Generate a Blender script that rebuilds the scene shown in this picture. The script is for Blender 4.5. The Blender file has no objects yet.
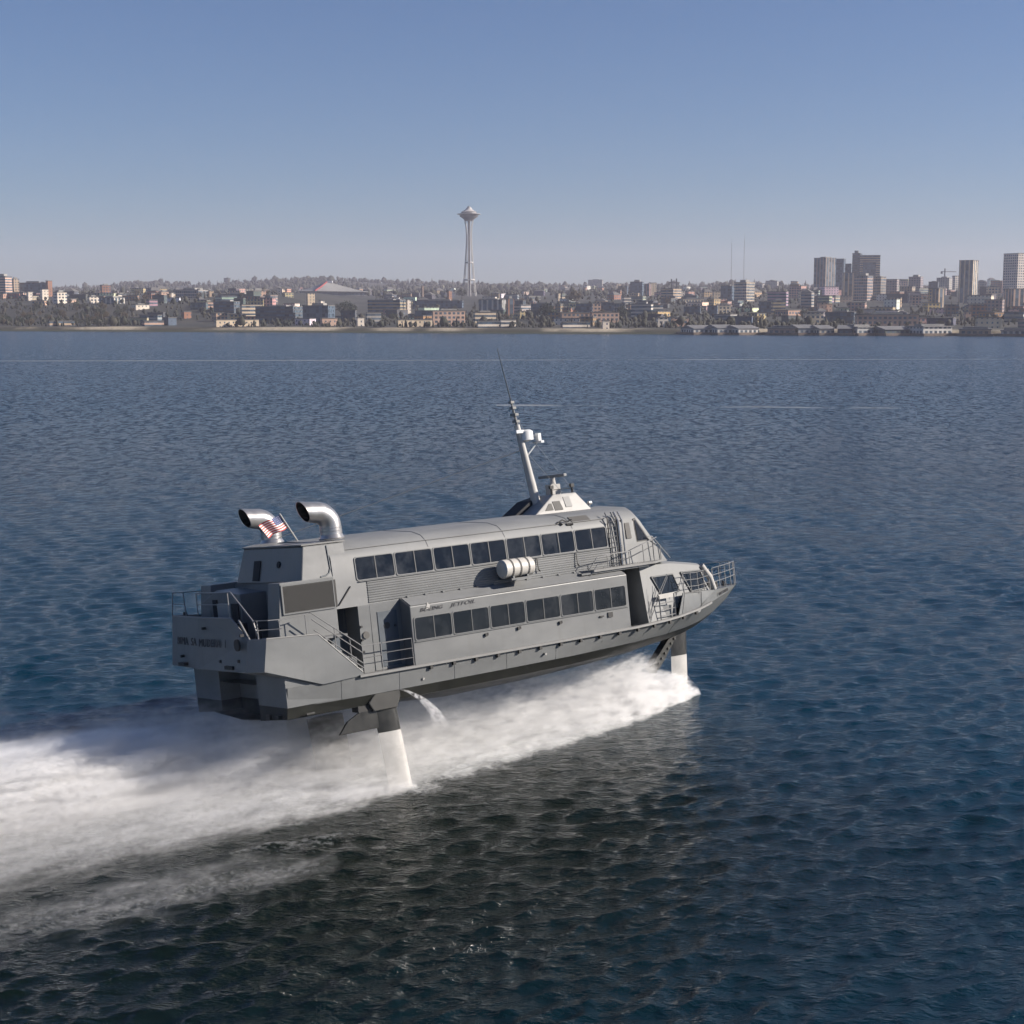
import bpy, bmesh, math, random
import numpy as np
from mathutils import Vector, Matrix
R = math.radians
sc = bpy.context.scene
COL = sc.collection

# ------------------------------------------------------------------ camera, sky, sun, exposure
F_PX = 1487.0
CAM_H = 18.0
HOR = 311.0
cam_d = bpy.data.cameras.new('camera'); cam = bpy.data.objects.new('camera', cam_d); COL.objects.link(cam)
cam_d.sensor_width = 36.0; cam_d.lens = F_PX / 1024 * 36
cam_d.clip_start = 0.5; cam_d.clip_end = 30000
cam.location = (0, 0, CAM_H)
cam.rotation_euler = (R(90) - math.atan((512 - HOR) / F_PX), 0, 0)
sc.camera = cam

SUN_EL, SUN_AZ = 27.0, 90.0          # azimuth clockwise from +Y
world = bpy.data.worlds.new('World'); sc.world = world; world.use_nodes = True
wn = world.node_tree
bg = wn.nodes['Background']
sky = wn.nodes.new('ShaderNodeTexSky'); sky.sky_type = 'NISHITA'; sky.sun_disc = False
sky.sun_elevation = R(SUN_EL); sky.sun_rotation = R(SUN_AZ)
sky.altitude = 0; sky.air_density = 1.0; sky.dust_density = 0.4; sky.ozone_density = 6.0
tint = wn.nodes.new('ShaderNodeMix'); tint.data_type = 'RGBA'; tint.blend_type = 'MULTIPLY'; tint.inputs[0].default_value = 1.0
tint.inputs[7].default_value = (0.85, 0.89, 1.02, 1)      # the dusky violet cast of this autumn air
wn.links.new(sky.outputs[0], tint.inputs[6]); wn.links.new(tint.outputs[2], bg.inputs[0]); bg.inputs[1].default_value = 0.05
sd = bpy.data.lights.new('sun', 'SUN'); sun = bpy.data.objects.new('sun', sd); COL.objects.link(sun)
sd.energy = 5.0; sd.angle = R(0.5); sd.color = (1.0, 0.91, 0.81)
sv = Vector((math.sin(R(SUN_AZ)) * math.cos(R(SUN_EL)), math.cos(R(SUN_AZ)) * math.cos(R(SUN_EL)), math.sin(R(SUN_EL))))
sun.rotation_euler = (-sv).to_track_quat('-Z', 'Y').to_euler()
sun.location = (60, 0, 60)
sc.view_settings.view_transform = 'Standard'; sc.view_settings.look = 'None'
sc.view_settings.exposure = 0.8; sc.view_settings.gamma = 1.0
sc.render.engine = 'CYCLES'
cy = sc.cycles
cy.use_denoising = True
try:
    cy.denoiser = 'OPENIMAGEDENOISE'
except Exception:
    pass
cy.max_bounces = 8; cy.diffuse_bounces = 2; cy.glossy_bounces = 3; cy.volume_bounces = 4; cy.transmission_bounces = 4
cy.transparent_max_bounces = 8
cy.volume_max_steps = 96
cy.use_adaptive_sampling = True; cy.adaptive_threshold = 0.03

# ------------------------------------------------------------------ helpers
def tag(o, label=None, cat=None, group=None, kind=None):
    if label: o['label'] = label
    if cat: o['category'] = cat
    if group: o['group'] = group
    if kind: o['kind'] = kind
    return o

def empty(name, loc=(0, 0, 0), rz=0.0):
    o = bpy.data.objects.new(name, None); COL.objects.link(o)
    o.location = loc; o.rotation_euler = (0, 0, rz); o.empty_display_size = 0.5
    return o

def nmat(name):
    m = bpy.data.materials.new(name); m.use_nodes = True
    return m, m.node_tree, m.node_tree.nodes['Principled BSDF']

def node(t, kind, **kw):
    n = t.nodes.new(kind)
    for k, v in kw.items():
        if k.startswith('i_'):
            k = k[2:]; n.inputs[int(k) if k.isdigit() else k].default_value = v
        else:
            setattr(n, k, v)
    return n

def math_n(t, op, a, b=None, c=None, clamp=False):
    n = t.nodes.new('ShaderNodeMath'); n.operation = op; n.use_clamp = clamp
    for i, v in enumerate((a, b, c)):
        if v is None: continue
        if isinstance(v, (int, float)): n.inputs[i].default_value = v
        else: t.links.new(v, n.inputs[i])
    return n.outputs[0]

def mix_c(t, fac, a, b, mode='MIX'):
    n = t.nodes.new('ShaderNodeMix'); n.data_type = 'RGBA'; n.blend_type = mode
    for s, v in ((n.inputs[0], fac), (n.inputs[6], a), (n.inputs[7], b)):
        if isinstance(v, (int, float)): s.default_value = v
        elif isinstance(v, tuple): s.default_value = v if len(v) == 4 else (*v, 1)
        else: t.links.new(v, s)
    return n.outputs[2]

def paint(name, col, rough=.42, amt=.16, streaks=.5):
    # painted plate: broad tone changes, thin run-down stains, slight buckling of the plates
    m, t, b = nmat(name)
    tc = node(t, 'ShaderNodeTexCoord')
    def nz(sc_, s, d):
        mp = node(t, 'ShaderNodeMapping'); mp.inputs['Scale'].default_value = sc_; t.links.new(tc.outputs['Object'], mp.inputs[0])
        n = node(t, 'ShaderNodeTexNoise', i_Scale=s, i_Detail=5.0, i_Roughness=.6); t.links.new(mp.outputs[0], n.inputs['Vector']); return n.outputs[0]
    def rg(v, a, c):
        r = node(t, 'ShaderNodeMapRange', i_1=a, i_2=c); t.links.new(v, r.inputs[0]); return r.outputs[0]
    broad = rg(nz((.35, 1, .8), .8, 0), .32, .68); run = rg(nz((3.2, 3.2, .22), 1.4, 0), .54, .74); blot = rg(nz((1, 1, 1), 2.6, 0), .56, .72)
    c = mix_c(t, broad, tuple(x * (1 - amt) for x in col), tuple(x * (1 + amt) for x in col))
    c = mix_c(t, math_n(t, 'MULTIPLY', run, streaks * .5), c, tuple(x * y for x, y in zip(col, (.62, .58, .52))))
    c = mix_c(t, math_n(t, 'MULTIPLY', blot, .22), c, tuple(min(1, x * 1.35) for x in col))
    t.links.new(c, b.inputs['Base Color'])
    t.links.new(math_n(t, 'MULTIPLY_ADD', broad, .16, rough - .08), b.inputs['Roughness'])
    bu = node(t, 'ShaderNodeBump', i_Strength=.25, i_Distance=.03); t.links.new(nz((1, 1, 1), 1.1, 0), bu.inputs['Height']); t.links.new(bu.outputs[0], b.inputs['Normal'])
    return m

def simple(name, col, rough=0.5, metal=0.0, var=0.0, scale=3.0, bump=0.0, coat=0.0, streak=None, spec=None):
    m, t, b = nmat(name)
    b.inputs['Roughness'].default_value = rough; b.inputs['Metallic'].default_value = metal
    b.inputs['Base Color'].default_value = (*col, 1)
    if coat: b.inputs['Coat Weight'].default_value = coat
    if spec is not None: b.inputs['Specular IOR Level'].default_value = spec
    if var or bump:
        tc = node(t, 'ShaderNodeTexCoord')
        mp = node(t, 'ShaderNodeMapping'); mp.inputs['Scale'].default_value = streak or (1, 1, 1)
        t.links.new(tc.outputs['Object'], mp.inputs[0])
        nz = node(t, 'ShaderNodeTexNoise', i_Scale=scale, i_Detail=6.0, i_Roughness=0.6)
        t.links.new(mp.outputs[0], nz.inputs['Vector'])
        if var:
            dark = tuple(c * (1 - var) for c in col); lite = tuple(min(1, c * (1 + var)) for c in col)
            rmp = node(t, 'ShaderNodeMapRange', i_1=0.3, i_2=0.7)
            t.links.new(nz.outputs[0], rmp.inputs[0])
            t.links.new(mix_c(t, rmp.outputs[0], dark, lite), b.inputs['Base Color'])
            t.links.new(math_n(t, 'ADD', math_n(t, 'MULTIPLY', rmp.outputs[0], 0.12), rough - 0.06, clamp=True), b.inputs['Roughness'])
        if bump:
            bm_ = node(t, 'ShaderNodeBump', i_Strength=bump, i_Distance=0.05)
            t.links.new(nz.outputs[0], bm_.inputs['Height']); t.links.new(bm_.outputs[0], b.inputs['Normal'])
    return m

class MB:
    """collects shapes; flip=True takes (x forward, s starboard, z up) and mirrors s to a right-handed frame"""
    def __init__(self, flip=False):
        self.v = []; self.f = []; self.mi = []; self.flip = flip; self.cuts = []
    def add(self, vs, fs, mi=0):
        n = len(self.v); self.cuts.append((n, len(self.f)))
        self.v += [((p[0], -p[1], p[2]) if self.flip else tuple(p)) for p in vs]
        self.f += [tuple(i + n for i in f) for f in fs]
        self.mi += [mi] * len(fs)
        return self
    def box(self, a, b, mi=0):
        (x0, y0, z0), (x1, y1, z1) = a, b
        vs = [(x0, y0, z0), (x1, y0, z0), (x1, y1, z0), (x0, y1, z0), (x0, y0, z1), (x1, y0, z1), (x1, y1, z1), (x0, y1, z1)]
        return self.add(vs, [(0, 3, 2, 1), (4, 5, 6, 7), (0, 1, 5, 4), (1, 2, 6, 5), (2, 3, 7, 6), (3, 0, 4, 7)], mi)
    def loft(self, rings, closed=True, caps=True, mi=0):
        n = len(rings[0]); vs = [p for r in rings for p in r]; fs = []
        for i in range(len(rings) - 1):
            for j in range(n if closed else n - 1):
                k = (j + 1) % n
                fs.append((i * n + j, i * n + k, (i + 1) * n + k, (i + 1) * n + j))
        if caps and closed:
            fs.append(tuple(range(n))[::-1]); fs.append(tuple(range((len(rings) - 1) * n, len(rings) * n)))
        return self.add(vs, fs, mi)
    def prism(self, poly, d):
        a = [Vector(p) for p in poly]; dv = Vector(d)
        return self.loft([a, [p + dv for p in a]])
    def tube(self, path, r, n=6, caps=True, mi=0):
        P = [Vector(p) for p in path]; rr = r if isinstance(r, (list, tuple)) else [r] * len(P)
        rings = []; up = None
        for i, p in enumerate(P):
            t = (P[min(i + 1, len(P) - 1)] - P[max(i - 1, 0)]).normalized()
            if up is None:
                up = Vector((0, 0, 1)) if abs(t.z) < .9 else Vector((1, 0, 0))
            x = t.cross(up).normalized(); y = x.cross(t).normalized(); up = y
            rings.append([p + rr[i] * (math.cos(2 * math.pi * k / n) * x + math.sin(2 * math.pi * k / n) * y) for k in range(n)])
        return self.loft(rings, True, caps, mi)
    def lathe(self, prof, n=20, c=(0, 0), mi=0):
        rings = [[(c[0] + r * math.cos(2 * math.pi * k / n), c[1] + r * math.sin(2 * math.pi * k / n), z) for k in range(n)] for r, z in prof]
        return self.loft(rings, True, True, mi)
    def build(self, name, mats, parent=None, smooth=None, bevel=0, solid=0, split=False):
        if split:      # every shape that was added becomes a part of its own
            cs = self.cuts + [(len(self.v), len(self.f))]
            for (v0, f0), (v1, f1) in zip(cs[:-1], cs[1:]):
                q = MB(); q.v = self.v[v0:v1]; q.f = [tuple(i - v0 for i in f) for f in self.f[f0:f1]]; q.mi = self.mi[f0:f1]
                q.build(name, mats, parent, smooth, bevel, solid)
            return
        me = bpy.data.meshes.new(name)
        me.from_pydata([tuple(p) for p in self.v], [], self.f)
        mats = mats if isinstance(mats, (list, tuple)) else [mats]
        for m in mats: me.materials.append(m)
        me.polygons.foreach_set('material_index', self.mi)
        bm = bmesh.new(); bm.from_mesh(me)
        bmesh.ops.recalc_face_normals(bm, faces=bm.faces); bm.to_mesh(me); bm.free()
        if smooth is not None:
            me.polygons.foreach_set('use_smooth', [True] * len(me.polygons))
            me.set_sharp_from_angle(angle=R(smooth))
        o = bpy.data.objects.new(name, me); COL.objects.link(o)
        if parent: o.parent = parent
        if solid:
            md = o.modifiers.new('solid', 'SOLIDIFY'); md.thickness = solid; md.offset = 0
        if bevel:
            md = o.modifiers.new('bevel', 'BEVEL'); md.width = bevel; md.segments = 2; md.limit_method = 'ANGLE'; md.angle_limit = R(35)
        return o

# ------------------------------------------------------------------ boat pose (used by the water foam and the spray too)
HEAD, PITCH, ROLL = R(53.972), R(0.6716), R(9.212)
BOAT = Vector((-11.185, 55.078, 3.682))
def boat_axes():
    Fv = Vector((math.sin(HEAD) * math.cos(PITCH), math.cos(HEAD) * math.cos(PITCH), math.sin(PITCH)))
    S0 = Vector((math.cos(HEAD), -math.sin(HEAD), 0)); U0 = S0.cross(Fv)
    S = S0 * math.cos(ROLL) + U0 * math.sin(ROLL); U = S.cross(Fv)
    return Fv, S, U
BF, BS, BU = boat_axes()
BOAT_M = Matrix(((BF.x, -BS.x, BU.x, BOAT.x), (BF.y, -BS.y, BU.y, BOAT.y), (BF.z, -BS.z, BU.z, BOAT.z), (0, 0, 0, 1)))
TRACK_F = Vector((math.sin(HEAD), math.cos(HEAD), 0)); TRACK_S = Vector((math.cos(HEAD), -math.sin(HEAD), 0))
# the point of the water that lies under the hull's keel line at x = 0
K0 = BOAT - BU * 4.2
TRACK_O = Vector((K0.x, K0.y, 0))
# ------------------------------------------------------------------ water
def smooth(a, b, x):
    t = np.clip((x - a) / (b - a), 0, 1); return t * t * (3 - 2 * t)

def value_noise(x, y, seed):
    rs = np.random.RandomState(seed); T = rs.rand(128, 128)
    xi = np.floor(x).astype(int); yi = np.floor(y).astype(int); fx = x - xi; fy = y - yi
    fx = fx * fx * (3 - 2 * fx); fy = fy * fy * (3 - 2 * fy)
    g = lambda i, j: T[(xi + i) % 128, (yi + j) % 128]
    return (g(0, 0) * (1 - fx) + g(1, 0) * fx) * (1 - fy) + (g(0, 1) * (1 - fx) + g(1, 1) * fx) * fy

def fbm(x, y, seed, octv=4):
    s = 0; a = 1; n = 0
    for k in range(octv):
        s = s + a * value_noise(x * 2 ** k + 17.3 * k, y * 2 ** k + 5.1 * k, seed + k); n += a; a *= .55
    return s / n

def shore_y(X):
    return 1360 - (X + 465) * 0.325

def track_xy(X, Y):
    dx = X - TRACK_O.x; dy = Y - TRACK_O.y
    return dx * TRACK_F.x + dy * TRACK_F.y, dx * TRACK_S.x + dy * TRACK_S.y

def build_water():
    az = np.concatenate([np.radians(np.linspace(-80, -25, 40, endpoint=False)), np.radians(np.linspace(-25, 25, 760, endpoint=False)), np.radians(np.linspace(25, 80, 41))])
    rr = [6.0]
    while rr[-1] < 2400:
        D = rr[-1]
        rr.append(D + (0.6 if D < 30 else max(0.10, 0.0027 * D)))
    rr = np.array(rr)
    A, D = np.meshgrid(az, rr)
    X = D * np.sin(A); Y = D * np.cos(A); Z = np.zeros_like(X)
    dr = np.maximum(np.gradient(rr)[:, None], rr[:, None] * .0016)
    rs = np.random.RandomState(5)
    N = 110
    lam = np.exp(rs.uniform(math.log(0.28), math.log(2.0), N))
    ang = R(152) + rs.normal(0, R(28), N)
    ph = rs.uniform(0, 2 * math.pi, N)
    dX = np.zeros_like(X); dY = np.zeros_like(X)
    grp = 0.45 + 1.1 * fbm(X / 9 + 60, Y / 13 + 60, 77, 4)
    for l, a, p in zip(lam, ang, ph):
        k = 2 * math.pi / l; kx = k * math.sin(a); ky = k * math.cos(a)
        slope = 0.040 * min(1.0, (0.7 / l) ** .5)
        amp = slope / k
        fade = np.clip((l / (3.0 * dr) - 1.0), 0, 1)
        th = kx * X + ky * Y + p
        c = np.cos(th); s_ = np.sin(th)
        Z += amp * fade * c * grp
        dX -= 1.0 * amp * fade * s_ * math.sin(a) * grp; dY -= 1.0 * amp * fade * s_ * math.cos(a) * grp
    bx, s = track_xy(X, Y)
    # foam laid on the surface
    n1 = fbm(X * .9, Y * .9, 3); n2 = fbm(bx * .35 + 50, s * 1.6 + 50, 9); n3 = fbm(bx * .6 + 80, s * 1.7 + 80, 21)
    w = np.interp(bx, [-60, -12, 0, 6, 12, 16, 19, 23, 24.2], [6.2, 5.2, 4.9, 4.6, 3.5, 2.9, 2.0, .6, .2])
    edge = np.abs(s) / np.maximum(w, .1) + (n1 - .5) * .55
    foam = (1 - smooth(.7, 1.12, edge)) * (bx < 24.0)
    foam = foam * np.interp(bx, [-30, -6, 3, 10], [.25, .25, .5, 1])
    # thrown spray falling back in a second streak to starboard
    c2 = 8.8 + .06 * (bx + 3); w2 = np.interp(bx, [-40, -12, -4, -1.5, -.5], [2.2, 1.8, 1.3, .8, .05])
    e2 = np.abs(s - c2 + (n1 - .5) * 1.2) / w2
    foam = np.maximum(foam, .20 * (1 - smooth(.2, 1.0, e2 + (n2 - .5) * .9)) * (bx < .5))
    foam = np.maximum(foam, .35 * (1 - smooth(5.0, 9.5, np.abs(s))) * smooth(.45, .7, n2) * (bx < 5))
    # old wakes far out
    yw = 543 + (X + 186) * .058
    foam = np.maximum(foam, .66 * np.interp(X, [-200, 60, 200], [1, .8, .5]) * (1 - smooth(1.5, 6.0, np.abs(Y - yw))) * (.45 + .55 * smooth(.2, .7, fbm(X / 40 + 100, Y / 12 + 9, 31))))
    yw2 = 287 - .00035 * (X - 10) ** 2 - X * .10
    foam = np.maximum(foam, .60 * (1 - smooth(1.0, 3.8, np.abs(Y - yw2))) * smooth(.3, .6, fbm(X / 16, Y / 6 + 3, 35)) * (X > -3))
    # small whitecaps
    calm = 1 - .55 * np.exp(-(np.maximum(np.abs(s) - 4, 0) / 4) ** 2) * (bx < 24)
    Z = Z * calm + foam * (n3 - .4) * .20 * (np.abs(s) < 14)
    olive_reflection = np.exp(-(np.maximum(np.where(s > 0, (s - 12) / 16, (-s - 5) / 5), 0)) ** 2) * (1 - smooth(8, 30, bx + (n1 - .5) * 10)) * smooth(-90, -40, bx)
    nA, nR = len(az), len(rr)
    co = np.stack([X + dX, Y + dY, Z], -1).reshape(-1, 3).astype(np.float32)
    i = np.arange(nR - 1)[:, None] * nA + np.arange(nA - 1)[None, :]
    quads = np.stack([i, i + 1, i + nA + 1, i + nA], -1).reshape(-1, 4)[:, ::-1]
    me = bpy.data.meshes.new('water')
    me.vertices.add(len(co)); me.vertices.foreach_set('co', co.ravel())
    me.loops.add(quads.size); me.loops.foreach_set('vertex_index', quads.ravel().astype(np.int32))
    me.polygons.add(len(quads)); me.polygons.foreach_set('loop_start', (np.arange(len(quads)) * 4).astype(np.int32))
    me.update(calc_edges=True)
    me.polygons.foreach_set('use_smooth', [True] * len(quads))
    for nm, arr in (('foam', foam), ('olive_reflection', olive_reflection), ('far', np.broadcast_to(.06 + .94 * smooth(.14, .9, dr), X.shape))):
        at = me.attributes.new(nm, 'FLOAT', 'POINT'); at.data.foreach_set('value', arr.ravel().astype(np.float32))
    if me.polygons[0].normal.z < 0: me.flip_normals()
    o = bpy.data.objects.new('water', me); COL.objects.link(o); tag(o, kind='structure')
    m, t, b = nmat('sea_water'); me.materials.append(m)
    b.inputs['Roughness'].default_value = 0.07; b.inputs['IOR'].default_value = 1.333
    geo = node(t, 'ShaderNodeNewGeometry')
    def noise(scale, det, vec_scale=(1, 1, 1), rot=0.0):
        mp = node(t, 'ShaderNodeMapping'); mp.inputs['Scale'].default_value = vec_scale; mp.inputs['Rotation'].default_value = (0, 0, rot)
        t.links.new(geo.outputs['Position'], mp.inputs[0])
        n = node(t, 'ShaderNodeTexNoise', i_Scale=scale, i_Detail=det, i_Roughness=0.62)
        t.links.new(mp.outputs[0], n.inputs['Vector']); return n.outputs[0]
    b1 = node(t, 'ShaderNodeBump', i_Strength=1.0, i_Distance=0.13)
    t.links.new(noise(1.3, 4.0, (1, 2.0, 1), R(-45)), b1.inputs['Height'])
    b2 = node(t, 'ShaderNodeBump', i_Strength=1.0, i_Distance=0.045)
    t.links.new(noise(4.5, 3.0, (1, 1.8, 1), R(-50)), b2.inputs['Height']); t.links.new(b1.outputs[0], b2.inputs['Normal'])
    b0 = node(t, 'ShaderNodeBump', i_Strength=1.0, i_Distance=0.08)
    t.links.new(noise(0.6, 3.0, (1, 1.8, 1), R(-45)), b0.inputs['Height']); t.links.new(b0.outputs[0], b1.inputs['Normal'])
    # far out the mesh is too coarse to carry the small waves: there their slopes are added to the normal
    fr_ = node(t, 'ShaderNodeAttribute', attribute_name='far')
    mpv = node(t, 'ShaderNodeMapping'); mpv.inputs['Scale'].default_value = (1, .45, 1); t.links.new(geo.outputs['Position'], mpv.inputs[0])
    nv = node(t, 'ShaderNodeTexNoise', i_Scale=1.15, i_Detail=4.0, i_Roughness=0.7); t.links.new(mpv.outputs[0], nv.inputs['Vector'])
    cs = node(t, 'ShaderNodeVectorMath', operation='SUBTRACT'); t.links.new(nv.outputs[1], cs.inputs[0]); cs.inputs[1].default_value = (.5, .5, .5)
    ms_ = node(t, 'ShaderNodeVectorMath', operation='MULTIPLY'); t.links.new(cs.outputs[0], ms_.inputs[0]); ms_.inputs[1].default_value = (3.0, 3.4, 0)
    sc_ = node(t, 'ShaderNodeVectorMath', operation='SCALE'); t.links.new(ms_.outputs[0], sc_.inputs[0]); t.links.new(fr_.outputs['Fac'], sc_.inputs['Scale'])
    ad = node(t, 'ShaderNodeVectorMath', operation='ADD'); t.links.new(sc_.outputs[0], ad.inputs[0]); t.links.new(b2.outputs[0], ad.inputs[1])
    nn = node(t, 'ShaderNodeVectorMath', operation='NORMALIZE'); t.links.new(ad.outputs[0], nn.inputs[0]); t.links.new(nn.outputs[0], b.inputs['Normal'])
    fa = node(t, 'ShaderNodeAttribute', attribute_name='foam'); sa = node(t, 'ShaderNodeAttribute', attribute_name='olive_reflection')
    fn = noise(5.0, 6.0)
    fm = math_n(t, 'MULTIPLY_ADD', math_n(t, 'SUBTRACT', fn, 0.5), 0.9, fa.outputs['Fac'])
    fr = node(t, 'ShaderNodeMapRange', i_1=0.15, i_2=0.95); t.links.new(fm, fr.inputs[0])
    fac = math_n(t, 'MULTIPLY', fr.outputs[0], math_n(t, 'GREATER_THAN', fa.outputs['Fac'], 0.02))
    deep = mix_c(t, sa.outputs['Fac'], (0.0006, 0.0195, 0.0350), (0.0022, 0.0062, 0.0042))  # dark olive reflection beside the wake is painted into the water colour
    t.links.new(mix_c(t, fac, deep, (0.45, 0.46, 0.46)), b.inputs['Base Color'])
    t.links.new(math_n(t, 'MULTIPLY_ADD', fr_.outputs['Fac'], 0.15, math_n(t, 'MULTIPLY_ADD', fac, 0.5, 0.06)), b.inputs['Roughness'])
    return o
build_water()

# ------------------------------------------------------------------ land
RIDGE_PX = [-400, 0, 100, 130, 230, 330, 400, 500, 620, 750, 820, 1024, 1500]
RIDGE_Y = [289, 290, 287, 283, 283, 279, 284, 288, 288, 289, 291, 293, 294]
def land_z(X, Y):
    X = np.asarray(X, float); Y = np.asarray(Y, float)
    t = Y - shore_y(X)
    px = 512 + F_PX * X / np.maximum(Y, 1)
    zr = CAM_H + (HOR - np.interp(px, RIDGE_PX, RIDGE_Y)) * 4600 / F_PX
    base = np.interp(t, [-60, 0, 7, 30, 120, 400, 1150, 2000, 2700], [-4, -.8, 3.4, 4.4, 6, 13, 38, 56, 66])
    k = smooth(2300, 3500, t)
    z = base * (1 - k) + np.maximum(zr, 60) * k
    z = z * (1 - .4 * smooth(3900, 5500, t))
    # low bluff behind the left shore
    z = z + 14 * smooth(120, 380, t) * (1 - smooth(-330, -230, X)) * (1 - smooth(900, 1500, t))
    return z + (fbm(X / 90, Y / 90, 4) - .5) * 3 * smooth(60, 300, t)

def build_land():
    az = np.radians(np.linspace(-55, 55, 260)); t = np.concatenate([[-60, -10, 0, 3.5, 7, 15, 30, 60], np.geomspace(90, 5600, 90)])
    A, T = np.meshgrid(az, t)
    # distance along each ray to the shore line, then t metres beyond (measured in Y)
    tanA = np.tan(A); Ys = (1360 - 465 * .325) / (1 + .325 * tanA)
    Y = Ys + T / (1 + .325 * tanA); X = Y * tanA
    Z = land_z(X, Y)
    nA, nT = A.shape[1], A.shape[0]
    co = np.stack([X, Y, Z], -1).reshape(-1, 3)
    i = np.arange(nT - 1)[:, None] * nA + np.arange(nA - 1)[None, :]
    q = np.stack([i, i + nA, i + nA + 1, i + 1], -1).reshape(-1, 4)
    mb = MB(); mb.v = [tuple(p) for p in co.tolist()]; mb.f = [tuple(r) for r in q.tolist()]; mb.mi = [0] * len(mb.f)
    m, tt, b = nmat('land'); b.inputs['Roughness'].default_value = .95
    geo = node(tt, 'ShaderNodeNewGeometry'); sp = node(tt, 'ShaderNodeSeparateXYZ'); tt.links.new(geo.outputs['Position'], sp.inputs[0])
    n = node(tt, 'ShaderNodeTexNoise', i_Scale=0.012, i_Detail=6.0); tt.links.new(geo.outputs['Position'], n.inputs['Vector'])
    r = node(tt, 'ShaderNodeMapRange', i_1=.4, i_2=.6); tt.links.new(n.outputs[0], r.inputs[0])
    c = mix_c(tt, r.outputs[0], (.010, .013, .009), (.032, .030, .022))
    lo = node(tt, 'ShaderNodeMapRange', i_1=3.6, i_2=4.6); tt.links.new(sp.outputs[2], lo.inputs[0])
    n2 = node(tt, 'ShaderNodeTexNoise', i_Scale=0.35, i_Detail=5.0); tt.links.new(geo.outputs['Position'], n2.inputs['Vector'])
    rb = node(tt, 'ShaderNodeMapRange', i_1=.44, i_2=.56); tt.links.new(n.outputs[0], rb.inputs[0])
    bank = mix_c(tt, rb.outputs[0], (.05, .045, .03), mix_c(tt, n2.outputs[0], (.22, .18, .12), (.62, .52, .38)))
    lo2 = node(tt, 'ShaderNodeMapRange', i_1=1.0, i_2=2.0); tt.links.new(sp.outputs[2], lo2.inputs[0])
    bank2 = mix_c(tt, lo2.outputs[0], (.055, .06, .03), bank)
    tt.links.new(mix_c(tt, lo.outputs[0], bank2, c), b.inputs['Base Color'])
    o = mb.build('ground', m, smooth=60); tag(o, kind='structure')
build_land()

TILT = math.atan((512 - HOR) / F_PX)
def at_px(px, D):
    return (px - 512) / F_PX * D * math.cos(TILT), D
def z_px(y, D):
    return CAM_H + math.tan(math.atan((512 - y) / F_PX) - TILT) * D
def y_px(z, D):
    return 512 - F_PX * math.tan(math.atan((z - CAM_H) / D) + TILT)
def ground(px, D):
    X, Y = at_px(px, D); return float(land_z(X, Y))
def shore_D(px):
    k = (px - 512) / F_PX
    return (1360 - 465 * .325) / (1 + .325 * k)
# ------------------------------------------------------------------ the hydrofoil ferry, built in its own frame: x forward, s to starboard, z up
M_hull = paint('grey_hull_paint', (.133, .139, .140))
M_panel = paint('grey_panel_paint', (.145, .150, .150), amt=.14)
M_boot = simple('black_bottom_paint', (.007, .008, .006), .5, var=.3, scale=1.5)
M_roofp = paint('grey_roof_paint', (.192, .197, .197), .62, .12, .25)
M_dark = simple('dark_opening_and_shade', (.012, .014, .018), .8)
M_door = simple('door_paint', (.06, .075, .09), .5, var=.12)
M_glass = simple('tinted_window', (.010, .013, .018), .12, var=.5, scale=.7, spec=.3)
def _panes():
    t = M_glass.node_tree; b = t.nodes['Principled BSDF']; oi = node(t, 'ShaderNodeObjectInfo'); tc = node(t, 'ShaderNodeTexCoord')
    sp = node(t, 'ShaderNodeSeparateXYZ'); t.links.new(tc.outputs['Object'], sp.inputs[0])
    n = node(t, 'ShaderNodeTexNoise', i_Scale=1.6, i_Detail=3.0); t.links.new(tc.outputs['Object'], n.inputs['Vector'])
    # what shows through the tinted panes: pale blinds and seat backs, different behind every pane
    k = math_n(t, 'FRACT', math_n(t, 'MULTIPLY_ADD', math_n(t, 'FLOOR', math_n(t, 'MULTIPLY', sp.outputs[0], 1.13)), .37, oi.outputs['Random']))
    r = node(t, 'ShaderNodeMapRange', i_1=.40, i_2=.62); t.links.new(n.outputs[0], r.inputs[0])
    t.links.new(mix_c(t, math_n(t, 'MULTIPLY', r.outputs[0], k), (.006, .009, .014), (.034, .038, .044)), b.inputs['Base Color'])
_panes()
M_frame = simple('window_frame', (.135, .14, .14), .45)
M_rail = simple('rail_metal', (.18, .18, .18), .4, metal=.2)
M_steelb = simple('bare_steel', (.42, .41, .40), .33, metal=.75, var=.10, scale=3)
M_white = simple('white_paint', (.36, .35, .33), .4, var=.05)
M_strut = simple('strut_white', (.42, .41, .39), .35, var=.10, scale=2)
M_strutg = simple('strut_grey', (.035, .035, .032), .5, var=.2, scale=2)
M_fair = simple('wet_dark_metal', (.022, .022, .02), .35, var=.3, scale=3)
M_grille = simple('grille', (.095, .092, .086), .75, var=.06, scale=6)
M_ink = simple('lettering', (.035, .035, .04), .6)
M_rub = simple('rubbing_strip', (.19, .19, .185), .5, var=.08)
M_mast = simple('mast_paint', (.36, .355, .34), .45, var=.12, scale=2)
M_rh = simple('radar_house_paint', (.25, .245, .235), .4, var=.15, scale=2)
M_bright = simple('bright_white_paint', (.62, .63, .63), .35)
M_mull = simple('mullion_paint', (.075, .08, .082), .5)
M_blk = simple('black_fittings', (.02, .02, .02), .6)

ferry = bpy.data.objects.new('hydrofoil_ferry', None); COL.objects.link(ferry); ferry.matrix_world = BOAT_M
tag(ferry, 'grey two-deck hydrofoil ferry flying on its struts above the white spray', 'ferry')
def P_(name, mb, mats, parent=ferry, **kw): return mb.build(name, mats, parent, **kw)
def N(): return MB(flip=True)

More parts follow.
